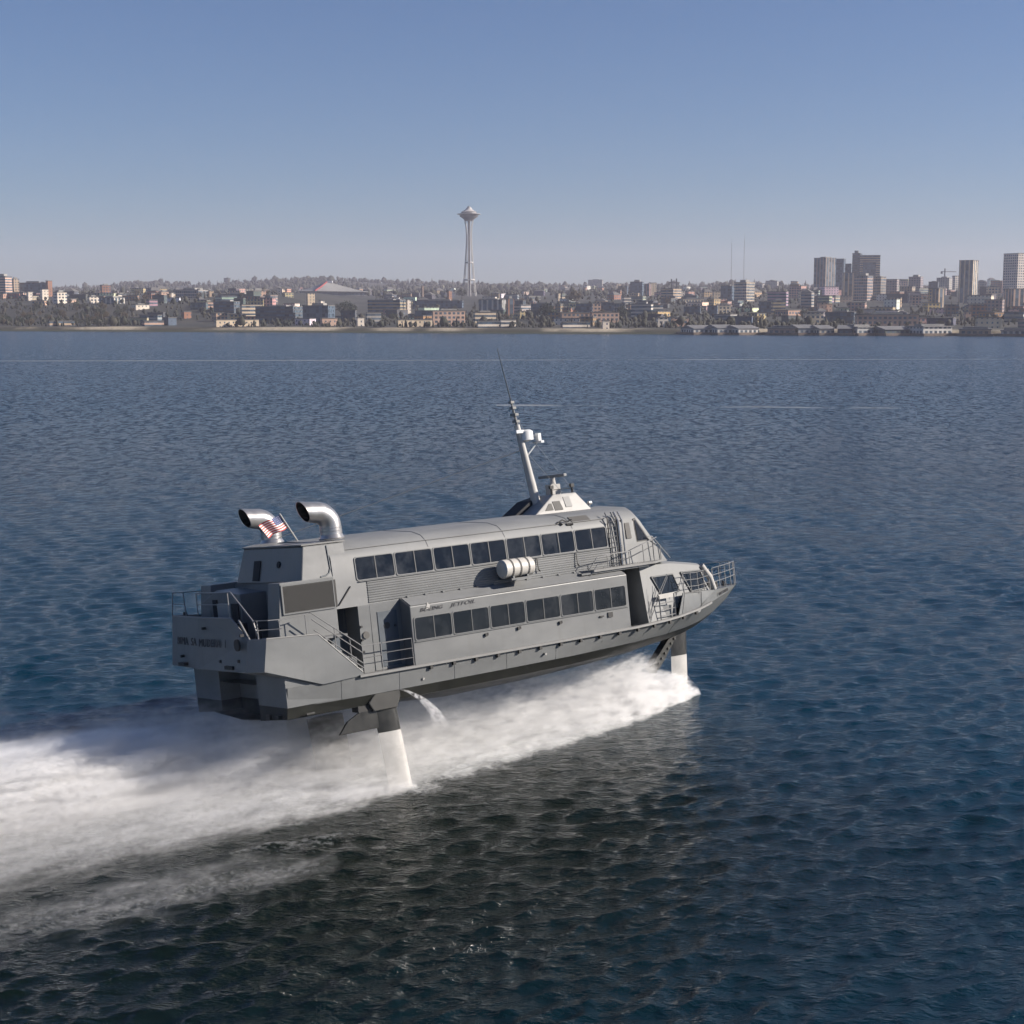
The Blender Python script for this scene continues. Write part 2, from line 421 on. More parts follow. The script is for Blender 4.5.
# --- hull: stations (x, keel z, chine (s,z), paint line (s,z), guard (s,z))
ST = [(.9, -1.25, 3.85, -1.02, 3.98, -.60, 4.08, .15),
      (4, -1.45, 3.9, -1.02, 4.02, -.64, 4.12, .13),
      (10, -1.85, 3.9, -1.0, 4.05, -.62, 4.15, .11),
      (14, -1.8, 3.7, -.98, 3.98, -.60, 4.15, .11),
      (17.6, -1.65, 3.2, -.95, 3.65, -.56, 4.12, .12),
      (20, -1.5, 2.5, -.90, 3.0, -.55, 3.75, .18),
      (22.0, -1.25, 1.7, -.85, 2.15, -.52, 3.15, .32),
      (23.6, -.98, .95, -.72, 1.35, -.45, 2.45, .50),
      (25.2, -.50, .30, -.40, .62, -.20, 1.50, .62),
      (26.5, .10, .06, .14, .20, .26, .70, .74)]
TOPZ = {22.0: (3.2, .32), 23.6: (2.5, .96), 25.2: (1.62, .93), 26.5: (.80, .89)}
def hull_side(sg):
    m = N(); up = [[(r[0], sg * r[4], r[5]), (r[0], sg * (r[4] * .45 + r[6] * .55), r[5] * .5 + r[7] * .5), (r[0], sg * r[6], r[7])] for r in ST] + [[(27.32, 0, .74), (27.34, 0, .77), (27.36, 0, .80)]]
    m.loft(up, closed=False, caps=False)
    bw = [[(22.0, sg * 3.15, .32), (22.0, sg * 3.16, .34)], [(23.6, sg * 2.45, .50), (23.6, sg * 2.5, .97)], [(25.2, sg * 1.5, .62), (25.2, sg * 1.62, .93)], [(26.5, sg * .7, .74), (26.5, sg * .8, .89)], [(27.4, 0, .8), (27.4, 0, .86)]]
    m.loft(bw, closed=False, caps=False)
    return m
a = N()
for sg in (1, -1): a.add(hull_side(-sg).v, [], 0) if False else None
for sg in (1, -1):
    h_ = hull_side(sg); n0 = len(a.v); a.v += h_.v; a.f += [tuple(i + n0 for i in f) for f in h_.f]; a.mi += h_.mi
# main deck and foredeck
dk = [[(r[0], -r[6], r[7] - .004), (r[0], r[6], r[7] - .004)] for r in ST[:7]]
a.loft(dk, closed=False, caps=False)
fd = [[(22.0, -3.1, .95), (22.0, 3.1, .95)], [(23.6, -2.48, .92), (23.6, 2.48, .92)], [(25.2, -1.6, .88), (25.2, 1.6, .88)], [(26.5, -.78, .85), (26.5, .78, .85)], [(27.35, -.02, .82), (27.35, .02, .82)]]
a.loft(fd, closed=False, caps=False)
P_('hull', a, M_hull, smooth=30)
b = N()
for sg in (1, -1):
    b.loft([[(r[0], 0, r[1]), (r[0], sg * r[2] * .55, (r[1] * .4 + r[3] * .6)), (r[0], sg * r[2], r[3]), (r[0], sg * r[4], r[5] - .002)] for r in ST] + [[(27.30, 0, .70), (27.30, 0, .71), (27.31, 0, .72), (27.32, 0, .738)]], closed=False, caps=False)
P_('hull_bottom', b, M_boot, smooth=30)
# transoms of the two stern pods with the notch for the centre strut between them
t = N()
for s0, s1 in ((1.67, 4.03), (-4.03, -1.67)):
    t.loft([[(.85, s0, -.58), (.85, s1, -.58), (.85, s1 + .05 * (1 if s1 > 0 else -1) * 0, .86), (.85, s0, .86)], [(3.9, s0, -.58), (3.9, s1 - .02, -.58), (3.9, s1 - .02, .86), (3.9, s0, .86)]])
P_('stern_pod', t, M_hull, split=True)
t = N(); t.box((1.7, -1.68, -.58), (3.3, 1.68, .86)); P_('stern_notch', t, M_hull)
t = N(); t.box((1.71, -1.68, -1.2), (3.3, 1.68, -.585)); P_('notch_bottom', t, M_boot)
t = N()
for s0, s1, k in ((1.67, 4.0, 1), (-4.0, -1.67, 1)):
    t.loft([[(.86, s0, -1.18), (.86, s1 - .1 if s1 > 0 else s1, -1.0), (.86, s1, -.585), (.86, s0, -.585)], [(3.5, s0, -1.18), (3.5, s1 - .1 if s1 > 0 else s1, -1.0), (3.5, s1, -.585), (3.5, s0, -.585)]])
P_('pod_bottom', t, M_boot, split=True)
t = N(); t.box((.78, 2.3, -1.08), (.9, 2.6, -.9)); t.box((.70, 3.2, -.98), (.9, 3.5, -.86)); t.box((1.55, 4.03, -.93), (1.9, 4.10, -.87)); P_('anode', t, M_strutg, split=True)

# --- upper stern box: bulwark sides, transom with bevelled corners
yb = 4.16
t = N()
plan = [(4.0, yb), (2.3, yb), (.20, yb), (-.16, 3.35), (-.30, 0), (-.16, -3.35), (.20, -yb), (4.0, -yb)]
lowz = [.16, .10, .88, .86, .84, .86, .88, .16]; topz = [.24, 1.89, 2.0, 2.0, 2.78, 2.78, 2.78, 2.4]
# starboard bulwark and bevelled corner
t.loft([[(4.0, yb, .16), (2.3, yb, .08), (.04, yb, .88), (-.22, 3.2, .86)], [(4.0, yb, .24), (2.3, yb, 1.9), (.24, yb, 2.0), (-.02, 3.2, 1.98)]], closed=False, caps=False)
# centre transom (starboard part steps down in a slope)
t.add([(-.22, 3.2, .86), (-.22, -1.0, .86), (-.02, -1.0, 2.78), (-.02, 1.95, 2.76), (-.02, 3.2, 1.98)], [(0, 1, 2, 3, 4)])
t.add([(-.22, -1.0, .86), (.04, -yb, .88), (.24, -yb, 2.80), (-.02, -1.0, 2.78)], [(0, 1, 2, 3)])
t.add([(.04, -yb, .88), (4.0, -yb, .16), (4.0, -yb, 2.4), (.24, -yb, 2.8)], [(0, 1, 2, 3)])
# underside of the overhang
t.add([(.04, yb, .88), (-.22, 3.2, .86), (-.22, -1.0, .86), (.04, -yb, .88), (4.0, -yb, .5), (4.0, yb, .16), (2.3, yb, .09)], [(0, 1, 2, 3, 4, 5, 6)])
P_('stern_bulwark', t, M_hull, solid=.05)
t = N(); t.tube([(4.0, yb, .27), (2.3, yb, 1.92), (.24, yb, 2.03), (-.02, 3.2, 2.0), (-.02, 1.95, 2.79), (-.02, -1, 2.81), (.24, -yb, 2.83), (4, -yb, 2.43)], .04, 6); P_('bulwark_cap', t, M_rub)
t = N(); t.box((.3, -4.05, 1.70), (3.6, 4.05, 1.78)); P_('stern_deck', t, M_panel)
# fittings on the transom
t = N()
for s, z in ((3.0, 2.2), (-.3, 2.42), (2.6, 1.25), (1.0, 1.2), (-2.6, 1.3)): t.box((-.24, s - .05, z - .05), (-.1, s + .05, z + .05))
t.box((-.3, 1.5, .93), (-.14, 2.2, 1.06)); t.box((-.3, -2.8, .93), (-.1, -2.2, 1.06))
t.tube([(-.3, 2.75, 1.85), (-.22, 2.75, 1.85)], .22, 12)
P_('transom_fitting', t, M_blk, split=True)
def text(body, size, mat, loc, ex, ey, name='lettering', shear=0.0, width=None, extr=.006):
    """ex, ey: writing direction and up direction in (x, s, z)"""
    cu = bpy.data.curves.new(name, 'FONT'); cu.body = body; cu.size = size; cu.extrude = extr; cu.shear = shear; cu.space_character = 1.05
    tmp = bpy.data.objects.new('tmp_text', cu); COL.objects.link(tmp)
    dg = bpy.context.evaluated_depsgraph_get(); me = bpy.data.meshes.new_from_object(tmp.evaluated_get(dg)); bpy.data.objects.remove(tmp)
    me.name = name; me.materials.clear(); me.materials.append(mat)
    X = Vector((ex[0], -ex[1], ex[2])).normalized(); Y = Vector((ey[0], -ey[1], ey[2])).normalized(); Z = X.cross(Y).normalized(); Y = Z.cross(X)
    sx = 1.0
    if width: sx = width / max(v.co.x for v in me.vertices)
    M = Matrix(((X.x * sx, Y.x, Z.x, loc[0]), (X.y * sx, Y.y, Z.y, -loc[1]), (X.z * sx, Y.z, Z.z, loc[2]), (0, 0, 0, 1)))
    me.transform(M); o = bpy.data.objects.new(name, me); COL.objects.link(o); o.parent = ferry; return o
text('BOEING', .20, M_ink, (6.72, 4.225, 2.17), (1, 0, .012), (0, 0, 1), shear=.35, width=1.08)
text('JETFOIL', .20, M_ink, (8.14, 4.225, 2.19), (1, 0, .012), (0, 0, 1), shear=.35, width=1.16)
k = N(); k.prism([(7.02, 4.222, 2.24), (7.16, 4.222, 2.24), (7.2, 4.222, 2.36), (7.1, 4.222, 2.50), (7.04, 4.222, 2.36)], (0, .006, 0)); P_('emblem', k, M_white)
text('BIMA', .42, M_ink, (.018, -3.45, 1.74), (-.26, 3.16, 0), (.2, 0, 1.92), width=1.35)
text('SA', .42, M_ink, (-.115, -1.80, 1.74), (-.26, 3.16, 0), (.2, 0, 1.92), width=.65)
text('MUDERA', .42, M_ink, (-.175, -.92, 1.72), (0, 1, 0), (.2, 0, 1.92), width=2.0)
text('I', .42, M_ink, (-.175, 1.45, 1.72), (0, 1, 0), (.2, 0, 1.92))
text('BIMA', .2, M_ink, (24.1, 2.29, .66), (1.6, -.93, .11), (.02, .08, 1), width=.46)
text('SAMUDERA', .2, M_ink, (24.58, 2.01, .69), (1.6, -.93, .11), (.02, .08, 1), width=1.0)

# --- rubbing strip along the deck edge with its brackets
def edge(x):
    xs = [r[0] for r in ST]; return float(np.interp(x, xs, [r[6] for r in ST])), float(np.interp(x, xs, [r[7] for r in ST]))
for sg in (1, -1):
    g = N(); xs = [3.85] + list(np.linspace(5, 23.2, 26)); ring = []
    for x in xs:
        s, z = edge(x); ring.append([(x, sg * (s - .02), z - .05), (x, sg * (s + .13), z - .04), (x, sg * (s + .13), z + .05), (x, sg * (s - .02), z + .06)])
    g.loft(ring); P_('rubbing_strip', g, M_rub, smooth=20)
    k = N()
    for x in np.arange(7.0, 22.4, 1.05):
        s, z = edge(x); k.box((x - .06, sg * (s - .03), z - .19), (x + .06, sg * (s + .10), z - .052))
    P_('strip_bracket', k, M_blk, split=True)

k = N()
for x in (3.1, 5.6, 8.1, 10.6, 13.1, 15.6, 18.1, 20.2):
    s4 = float(np.interp(x, [r[0] for r in ST], [r[4] for r in ST])); z4 = float(np.interp(x, [r[0] for r in ST], [r[5] for r in ST])); s6, z6 = edge(x)
    k.tube([(x, s4, z4), (x, s4 * .45 + s6 * .55, (z4 + z6) / 2), (x, s6, z6)], .012, 4)
for x in (1.3, 2.9): k.tube([(x, 4.165, .75 if x < 2 else .12), (x, 4.165, 1.9 if x < 2 else 1.2)], .010, 4)
P_('plate_seam', k, M_frame, split=True)
# --- lower deckhouse core and upper cabin
c = N(); c.loft([[(x, -3.48, .12), (x, 3.48, .12), (x, 3.5, 2.75), (x, -3.5, 2.75)] for x in (4.45, 17.2)]); P_('lower_cabin', c, M_panel)
SEC = [(3.50, 2.68), (3.50, 3.58), (3.43, 4.58), (3.27, 4.84), (2.95, 5.06), (2.3, 5.22), (0, 5.36)]
def front_x(z, s): return 18.66 + (5.0 - z) * .70 + .8 * (1 - (abs(s) / 3.5) ** 2)
rings = []
for x in (3.55, 17.2, 'f'):
    pts = SEC + [(-s, z) for s, z in SEC[::-1][1:]]
    if x == 'f': pts2 = [(front_x(min(z, 5.0), s), s * (.94 if z < 4.9 else .94), z) for s, z in pts]
    else: pts2 = [(x, s, z) for s, z in pts]
    rings.append(pts2)
c = N(); c.loft(rings); P_('upper_cabin', c, M_roofp, smooth=28)
# deck-edge gutter and roof seam
c = N()
for sg in (1, -1): c.tube([(4.2, sg * 3.30, 4.86), (17.0, sg * 3.30, 4.86)], .018, 5)
for x in (7.9, 11.6, 15.1):
    c.tube([(x, s, z + .005) for s, z in SEC[2:]], .012, 4)
P_('roof_seam', c, M_rub, split=True)
# ribbed siding between the decks, both sides
for sg in (1, -1):
    r = N(); n = 9; prof = []
    z = 2.74
    while z < 3.56: prof += [(z, .012), (z + .03, .028), (z + .062, .028), (z + .085, .012)]; z += .092
    r.loft([[(x, sg * (3.5 + d), z) for z, d in prof] for x in (4.95, 17.0)], closed=False, caps=False)
    P_('ribbed_siding', r, M_panel)

# --- lower side sponsons (the bulge carrying the lower windows)
for sg in (1, -1):
    r = N(); sec = [(3.4, .14), (4.18, .14), (4.21, 2.42), (3.52, 2.745), (3.4, 2.745)]
    r.loft([[(x, sg * s, z) for s, z in sec] for x in (6.30, 17.12)]); P_('side_sponson', r, M_panel, bevel=.03)
    k = N(); k.loft([[(x, sg * 4.185, 2.452), (x, sg * 3.56, 2.742), (x, sg * 3.56, 2.752), (x, sg * 4.185, 2.462)] for x in (6.36, 17.08)]); P_('sponson_top', k, M_roofp)
    k = N()
    for x in np.arange(6.6, 16.9, .82): k.box((x, sg * 3.545, 2.735), (x + .10, sg * 3.62, 2.80))
    P_('sponson_cleat', k, M_frame, split=True)

def rrect(w, h, r, n=4):
    pts = []
    for cx, cz, a0 in ((w - r, h - r, 0), (r, h - r, 90), (r, r, 180), (w - r, r, 270)):
        for i in range(n + 1):
            a = R(a0 + 90 * i / n); pts.append((cx + r * math.cos(a), cz + r * math.sin(a)))
    return pts
def window(x0, z0, w, h, wall, name='window', mull=True, sg=1):
    """wall(z) gives the outer s of the wall"""
    g = N(); pts = rrect(w, h, .09)
    a_ = [(x0 + px_, sg * (wall(z0 + pz) + .012), z0 + pz) for px_, pz in pts]; b_ = [(p[0], p[1] - sg * .05, p[2]) for p in a_]
    g.loft([b_, a_]); o = P_(name, g, M_glass)
    f = N(); e = .035
    out = [(x0 - e + px_ * (w + 2 * e) / w, z0 - e + pz * (h + 2 * e) / h) for px_, pz in pts]
    rings = []
    for k in range(len(pts) + 1):
        i = k % len(pts); ox, oz = out[i]; ix, iz = x0 + pts[i][0], z0 + pts[i][1]
        rings.append([(ix, sg * (wall(iz) + .008), iz), (ix, sg * (wall(iz) + .03), iz), (ox, sg * (wall(oz) + .03), oz), (ox, sg * (wall(oz) - .01), oz)])
    f.loft(rings, caps=False)
    f2 = P_('frame', f, M_frame, parent=o)
    if mull:
        m = N(); xm = x0 + w * .52; m.loft([[(xm - .018, sg * (wall(z) + .01), z), (xm - .018, sg * (wall(z) + .03), z), (xm + .018, sg * (wall(z) + .03), z), (xm + .018, sg * (wall(z) + .01), z)] for z in (z0, z0 + h)])
        P_('mullion', m, M_mull, parent=o)
    return o
up_wall = lambda z: 3.50 - max(0, (z - 3.58)) * .07
lo_wall = lambda z: 4.18 + (z - .14) * .013
for sg in (1, -1):
    for i in range(7): window(4.56 + 1.768 * i, 3.66, 1.66, .84, up_wall, sg=sg)
    for i in range(6): window(6.44 + 1.768 * i, 1.12, 1.66, .84, lo_wall, sg=sg)
    r = N(); r.tube([(4.6, sg * 3.55, 3.60), (16.95, sg * 3.55, 3.60)], .022, 5); r.tube([(6.4, sg * 4.225, 1.055), (17.05, sg * 4.225, 1.055)], .022, 5); P_('window_sill', r, M_frame, split=True)
# small fittings under the lower windows
k = N()
for x, z in ((9.6, .82), (11.2, .86), (13.3, .80)): k.box((x, 4.2, z), (x + .10, 4.27, z + .12)); k.box((x + .12, 4.2, z + .03), (x + .16, 4.26, z + .13))
k.box((15.9, 4.2, .74), (16.15, 4.235, .95)); k.box((15.45, 4.2, .8), (15.65, 4.25, .86))
P_('side_fitting', k, M_blk, split=True)
k = N(); k.tube([(12.5, 4.05, -.28), (12.5, 4.2, -.30)], .05, 8); k.tube([(6.65, 4.02, -.38), (6.65, 4.12, -.4)], .05, 8); P_('drain_outlet', k, M_white, split=True)

# --- side recesses: aft boarding door, passage to the stern stair, forward door
k = N(); k.box((4.96, 3.48, .15), (6.30, 3.505, 2.70)); P_('boarding_door_surround', k, M_panel)
k = N(); k.box((5.25, 3.505, .25), (6.1, 3.53, 2.35)); d = P_('door', k, M_door)
k = N(); k.tube([(5.62, 3.53, 1.80), (5.62, 3.55, 1.80)], .13, 16); k.tube([(5.98, 3.53, 1.75), (5.98, 3.56, 1.75)], .05, 8); P_('door_porthole', k, M_blk, parent=d)
k = N(); k.tube([(4.68, 3.5, 1.55), (4.68, 3.54, 1.55)], .14, 14); P_('sign_plate', k, M_grille)
k = N()
for z in (.9, 1.35, 1.85): k.box((4.46, 3.5, z), (4.54, 3.56, z + .08))
P_('door_hinge', k, M_blk, split=True)
k = N(); k.box((3.56, 2.3, .14), (4.45, 2.5, 2.70)); k.box((3.2, 2.4, .14), (3.56, 3.47, 2.66)); P_('passage_wall', k, M_door, split=True)
# deck step under the passage
k = N(); 
for i in range(6): k.box((2.45 + .27 * i, 3.5, .15), (2.72 + .27 * i, 4.1, 1.72 - .26 * i))
P_('stair', k, M_panel)
# aft side house with the intake grille
k = N(); k.prism([(1.06, 3.5, 1.75), (3.56, 3.5, 1.75), (3.56, 3.5, 3.92), (1.30, 3.5, 3.92)], (0, -.95, 0)); k.box((2.4, 2.0, 1.75), (3.56, 3.49, 2.68)); P_('aft_side_house', k, M_panel, bevel=.02)
k = N(); k.prism([(1.06, -3.5, 1.75), (3.56, -3.5, 1.75), (3.56, -3.5, 3.92), (1.30, -3.5, 3.92)], (0, .95, 0)); P_('aft_side_house', k, M_panel, bevel=.02)
for sg in (1, -1):
    k = N(); k.box((1.38, min(sg * 3.503, sg * 3.525), 2.80), (3.46, max(sg * 3.503, sg * 3.525), 3.78))
    g = P_('intake_grille', k, M_grille)
    k = N()
    for i in range(53): x = 1.39 + i * .039; k.box((x, min(sg * 3.525, sg * 3.545), 2.82), (x + .014, max(sg * 3.525, sg * 3.545), 3.76))
    P_('grille_slats', k, M_grille, parent=g)
    k = N()
    for q0, q1 in (((1.32, 2.74), (1.38, 3.84)), ((3.46, 2.74), (3.50, 3.84))): k.box((q0[0], min(sg * 3.503, sg * 3.555), q0[1]), (q1[0], max(sg * 3.503, sg * 3.555), q1[1]))
    k.box((1.38, min(sg * 3.503, sg * 3.555), 3.785), (3.46, max(sg * 3.503, sg * 3.555), 3.84)); k.box((1.38, min(sg * 3.503, sg * 3.555), 2.74), (3.46, max(sg * 3.503, sg * 3.555), 2.795))
    P_('grille_frame', k, M_frame, parent=g)
k = N(); k.box((3.51, 3.503, 2.78), (3.60, 3.53, 3.80)); P_('edge_seal', k, M_blk)
k = N(); k.tube([(3.66, 3.53, 2.82), (4.22, 3.53, 3.46)], .028, 5); P_('stay', k, M_blk)

# --- exhaust uptake block
k = N()
k.loft([[(2.22, -2.1, 3.86), (2.22, 3.47, 3.86), (4.25, 3.47, 3.86), (4.25, -3.25, 3.86), (3.4, -3.25, 3.86)],
        [(2.52, -1.75, 5.22), (2.52, 3.27, 5.16), (4.25, 3.27, 5.16), (4.25, -3.1, 5.30), (3.7, -3.1, 5.28)]]); P_('uptake_house', k, M_panel, bevel=.04)
k = N(); k.box((2.3, -3.0, 1.78), (4.4, 2.5, 3.85)); P_('machinery_house', k, M_panel)
k = N(); k.tube([(3.5, 3.29, 5.1), (3.5, 3.42, 4.25), (3.43, 3.45, 4.08), (3.28, 3.46, 3.99), (3.05, 3.465, 3.96)], .03, 5); P_('uptake_seam', k, M_door)
k = N(); k.prism([(2.23, -.62, 3.95), (2.23, -.05, 3.95), (2.40, -.05, 4.72), (2.40, -.62, 4.72)], (-.03, 0, .006)); P_('uptake_door', k, M_dark)
k = N(); k.tube([(2.42, 1.5, 4.52), (2.33, 1.5, 4.54)], .13, 14); P_('porthole', k, M_dark)
k = N(); k.prism([(2.46, -1.8, 5.23), (2.46, 3.29, 5.18), (4.3, 3.29, 5.18), (4.3, -3.15, 5.30), (3.66, -3.15, 5.29)], (0, 0, .05)); P_('uptake_top', k, M_rub)
# aft deck machinery casing
k = N(); k.prism([(1.2, -3.3, 1.78), (1.2, .25, 1.78), (1.2, .25, 3.55), (1.2, -1.9, 3.72), (1.2, -3.3, 3.25)], (1.15, 0, 0)); P_('machinery_casing', k, M_panel, bevel=.04)
k = N(); k.box((1.12, -1.75, 2.55), (1.20, -.55, 3.2)); P_('casing_panel', k, M_white)
k = N(); k.box((1.14, -2.2, 2.35), (1.20, -1.82, 3.35)); k.box((1.14, -.5, 2.2), (1.2, .1, 3.2)); P_('casing_opening', k, M_dark, split=True)

def funnel(s):
    k = N(); r = .42; cx, cz = 4.28, 5.30
    path = [(cx, s, cz), (cx, s, cz + .45)]
    for i in range(1, 9):
        a = R(78 * i / 8); path.append((cx - .62 * (1 - math.cos(a)), s, cz + .45 + .62 * math.sin(a)))
    e = path[-1]; path.append((e[0] - .62, s, e[2] + .13))
    P = [Vector(p) for p in path]; rings = []; inner = []
    for i, p in enumerate(P):
        t_ = (P[min(i + 1, len(P) - 1)] - P[max(i - 1, 0)]).normalized(); y = Vector((0, 1, 0)); x = t_.cross(y).normalized()
        rings.append([p + r * (math.cos(q) * x + math.sin(q) * y) for q in [2 * math.pi * j / 24 for j in range(24)]])
        inner.append([p + (r - .03) * (math.cos(q) * x + math.sin(q) * y) for q in [2 * math.pi * j / 24 for j in range(24)]])
    for L_ in (rings, inner):      # mouth cut on the slant, its top lip reaching further aft
        ce = P[-1]; L_[-1] = [v + Vector(((-(v.z - ce.z)) * .62, 0, -.05)) for v in L_[-1]]
    k.loft(rings, True, False); k.loft([rings[-1], inner[-1]], True, False)
    o = P_('exhaust_funnel', k, M_steelb, smooth=50)
    k = N(); k.loft(inner[::-1][:7], True, False); k.add(inner[-7], [tuple(range(24))]); P_('funnel_inside', k, M_blk, parent=o)
    k = N(); k.lathe([(.48, 5.28), (.5, 5.33), (.43, 5.47)], 24, (cx, s)); P_('funnel_collar', k, M_steelb, parent=o, smooth=40)
    k = N()
    for z in (5.58, 5.70): k.lathe([(.423, z), (.437, z + .01), (.437, z + .03), (.423, z + .04)], 24, (cx, s))
    P_('funnel_band', k, M_steelb, parent=o)
funnel(2.35); funnel(-2.75)

# --- bridge front: side windows, door, ladder, wing platform
wallw = lambda z: 3.50 - max(0, (z - 3.58)) * .07
def side_quad(name, pts, d, mat, parent=ferry, s_of=None):
    k = N(); f = s_of or (lambda x, z: 3.50 - max(0, z - 3.58) * .07 - .21 * max(0, x - 17.2) / (front_x(z, 3.5) - 17.2))
    a_ = [(x, f(x, z) + d, z) for x, z in pts]; b_ = [(p[0], p[1] - .06, p[2]) for p in a_]
    k.loft([b_, a_]); return P_(name, k, mat, parent)
d = side_quad('bridge_door', [(17.85, 2.80), (18.50, 2.80), (18.50, 4.72), (17.85, 4.72)], .02, M_panel)
side_quad('door_window', [(18.0, 3.88), (18.30, 3.88), (18.28, 4.56), (18.0, 4.56)], .035, M_grille, d)
side_quad('bridge_window_frame', [(18.60, 3.68), (19.36, 3.68), (19.12, 4.12), (18.72, 4.72), (18.58, 4.68)], .012, M_blk)
side_quad('bridge_window', [(18.64, 3.73), (19.26, 3.73), (19.04, 4.10), (18.71, 4.64), (18.63, 4.62)], .03, M_glass)
# front screen of the bridge, facing forward
for i in range(5):
    s0 = -2.9 + i * 1.2; k = N(); q = []
    for s, z in ((s0, 3.75), (s0 + 1.05, 3.75), (s0 + 1.05, 4.70), (s0, 4.70)): q.append((front_x(z, s / .94) + .02, s, z))
    k.loft([q, [(p[0] - .06, p[1], p[2]) for p in q]]); P_('front_window', k, M_glass)
k = N()
for x in (17.02, 17.34): k.tube([(x, 3.58, 2.75), (x, 3.56, 4.6), (x, 3.30, 5.10)], .03, 5)
for i in range(9): z = 2.95 + i * .22; k.tube([(17.02, 3.58, z), (17.34, 3.58, z)], .018, 4)
P_('ladder', k, M_rail)
k = N()
k.tube([(17.50, 3.56, 2.8), (17.50, 3.54, 4.7), (17.5, 3.3, 5.08)], .055, 6); k.tube([(17.72, 3.56, 2.8), (17.72, 3.54, 4.7), (17.72, 3.3, 5.08)], .035, 6); P_('pipe_run', k, M_steelb, split=True)
k = N(); k.box((17.40, 3.49, 2.8), (17.47, 3.515, 4.9)); k.box((16.93, 3.50, 2.8), (16.98, 3.52, 4.9)); P_('pipe_recess', k, M_blk, split=True)
k = N(); k.prism([(15.1, 3.45, 2.70), (15.5, 4.10, 2.70), (18.9, 4.10, 2.70), (19.9, 3.45, 2.70)], (0, 0, .09)); k.prism([(15.1, -3.45, 2.70), (15.5, -4.10, 2.70), (18.9, -4.10, 2.70), (19.9, -3.45, 2.70)], (0, 0, .09)); P_('wing_platform', k, M_rub, split=True)
k = N(); k.box((14.9, 3.53, 2.62), (18.6, 4.0, 2.695)); P_('platform_beam', k, M_hull)
def rail(pts, posts, r=.02, mids=(), name='railing', mat=M_rail, hgt=1.0):
    """pts: top rail polyline; posts: (x, s, z_top, z_bottom)"""
    k = N(); k.tube(pts, r * 1.15, 5)
    for m_ in mids: k.tube([(p[0], p[1], p[2] - m_) for p in pts], r * .8, 4)
    for x, s, z1, z0 in posts: k.tube([(x, s, z1), (x, s, z0)], r, 5)
    return P_(name, k, mat)
rail([(15.3, 4.0, 2.8), (15.75, 4.05, 3.28), (16.6, 4.06, 3.36), (17.5, 4.06, 3.36), (18.9, 4.05, 3.75), (19.35, 3.8, 3.80)], [(16.3, 4.06, 3.34, 2.78), (17.5, 4.06, 3.36, 2.78), (18.3, 4.06, 3.58, 2.78), (18.9, 4.05, 3.75, 2.78)], mids=(.28,))
rail([(19.1, 3.45, 3.85), (19.4, 3.45, 3.85), (20.55, 3.2, 2.78)], [(19.4, 3.45, 3.85, 2.85), (19.9, 3.35, 3.42, 2.8)])
k = N(); 
for x in (13.0, 15.05): k.tube([(x, 3.56, 3.60), (x, 3.60, 3.1)], .02, 5); k.tube([(x, 3.60, 3.1), (x + .06, 3.64, 3.02)], .03, 5)
P_('hanging_hook', k, M_blk, split=True)

# --- forward door recess and nose cabin
k = N(); k.box((17.2, -2.6, .13), (18.4, 2.6, 2.69)); P_('recess_wall', k, M_door)
k = N()
for i in range(8):
    a0 = R(90 * i / 8); a1 = R(90 * (i + 1) / 8)
    k.add([(17.15 + .62 * math.sin(a0), 2.6 + .85 * math.cos(a0), .13), (17.15 + .62 * math.sin(a1), 2.6 + .85 * math.cos(a1), .13), (17.15 + .62 * math.sin(a1), 2.6 + .85 * math.cos(a1), 2.66), (17.15 + .62 * math.sin(a0), 2.6 + .85 * math.cos(a0), 2.66)], [(0, 1, 2, 3)])
P_('curved_recess_panel', k, M_panel, smooth=50, solid=.04)
def nose_s(x, z): return 3.75 - (x - 18.35) * .2525 - (z - 1.2) * .115
NZ = [(18.38, .14, 2.66), (20.6, .14, 2.58), (22.3, .14, 2.34), (23.0, .93, 2.22)]
rings = []
for x, z0, z1 in NZ:
    rings.append([(x, -nose_s(x, z0), z0), (x, nose_s(x, z0), z0), (x - .0, nose_s(x, z1), z1 - .05), (x, nose_s(x, z1) - .25, z1 + .06), (x, 0, z1 + .16), (x, -nose_s(x, z1) + .25, z1 + .06), (x, -nose_s(x, z1), z1 - .05)])
x = 23.55; rings.append([(x + .3, -2.0, .93), (x + .3, 2.0, .93), (x - .35, 1.95, 2.12), (x - .4, 1.8, 2.2), (x - .2, 0, 2.3), (x - .4, -1.8, 2.2), (x - .35, -1.95, 2.12)])
k = N(); k.loft(rings); P_('nose_cabin', k, M_roofp, smooth=22)
for sg in (1, -1):
    for nm, q in (('nose_window', [(19.08, 2.08), (20.66, 2.04), (20.97, 1.26), (19.61, 1.22)]), ('nose_window', [(21.30, 2.05), (22.80, 1.98), (23.05, 1.16), (21.84, 1.13)])):
        k = N(); a_ = [(x, sg * (nose_s(x, z) + .03), z) for x, z in q]; k.loft([[(p[0], p[1] - sg * .08, p[2]) for p in a_], a_]); o = P_(nm, k, M_glass)
        f = N(); f.tube([(p[0], p[1] + sg * .01, p[2]) for p in a_ + a_[:1]], .035, 5); P_('frame', f, M_frame, parent=o)
k = N(); k.tube([(22.98, 2.50, 2.20), (23.5, 2.42, 1.6), (23.72, 2.40, 1.0)], [.13, .15, .13], 8); P_('sunlit_nose_pillar', k, M_white, smooth=50)  # sunlight on the front corner is put into the pillar's white colour
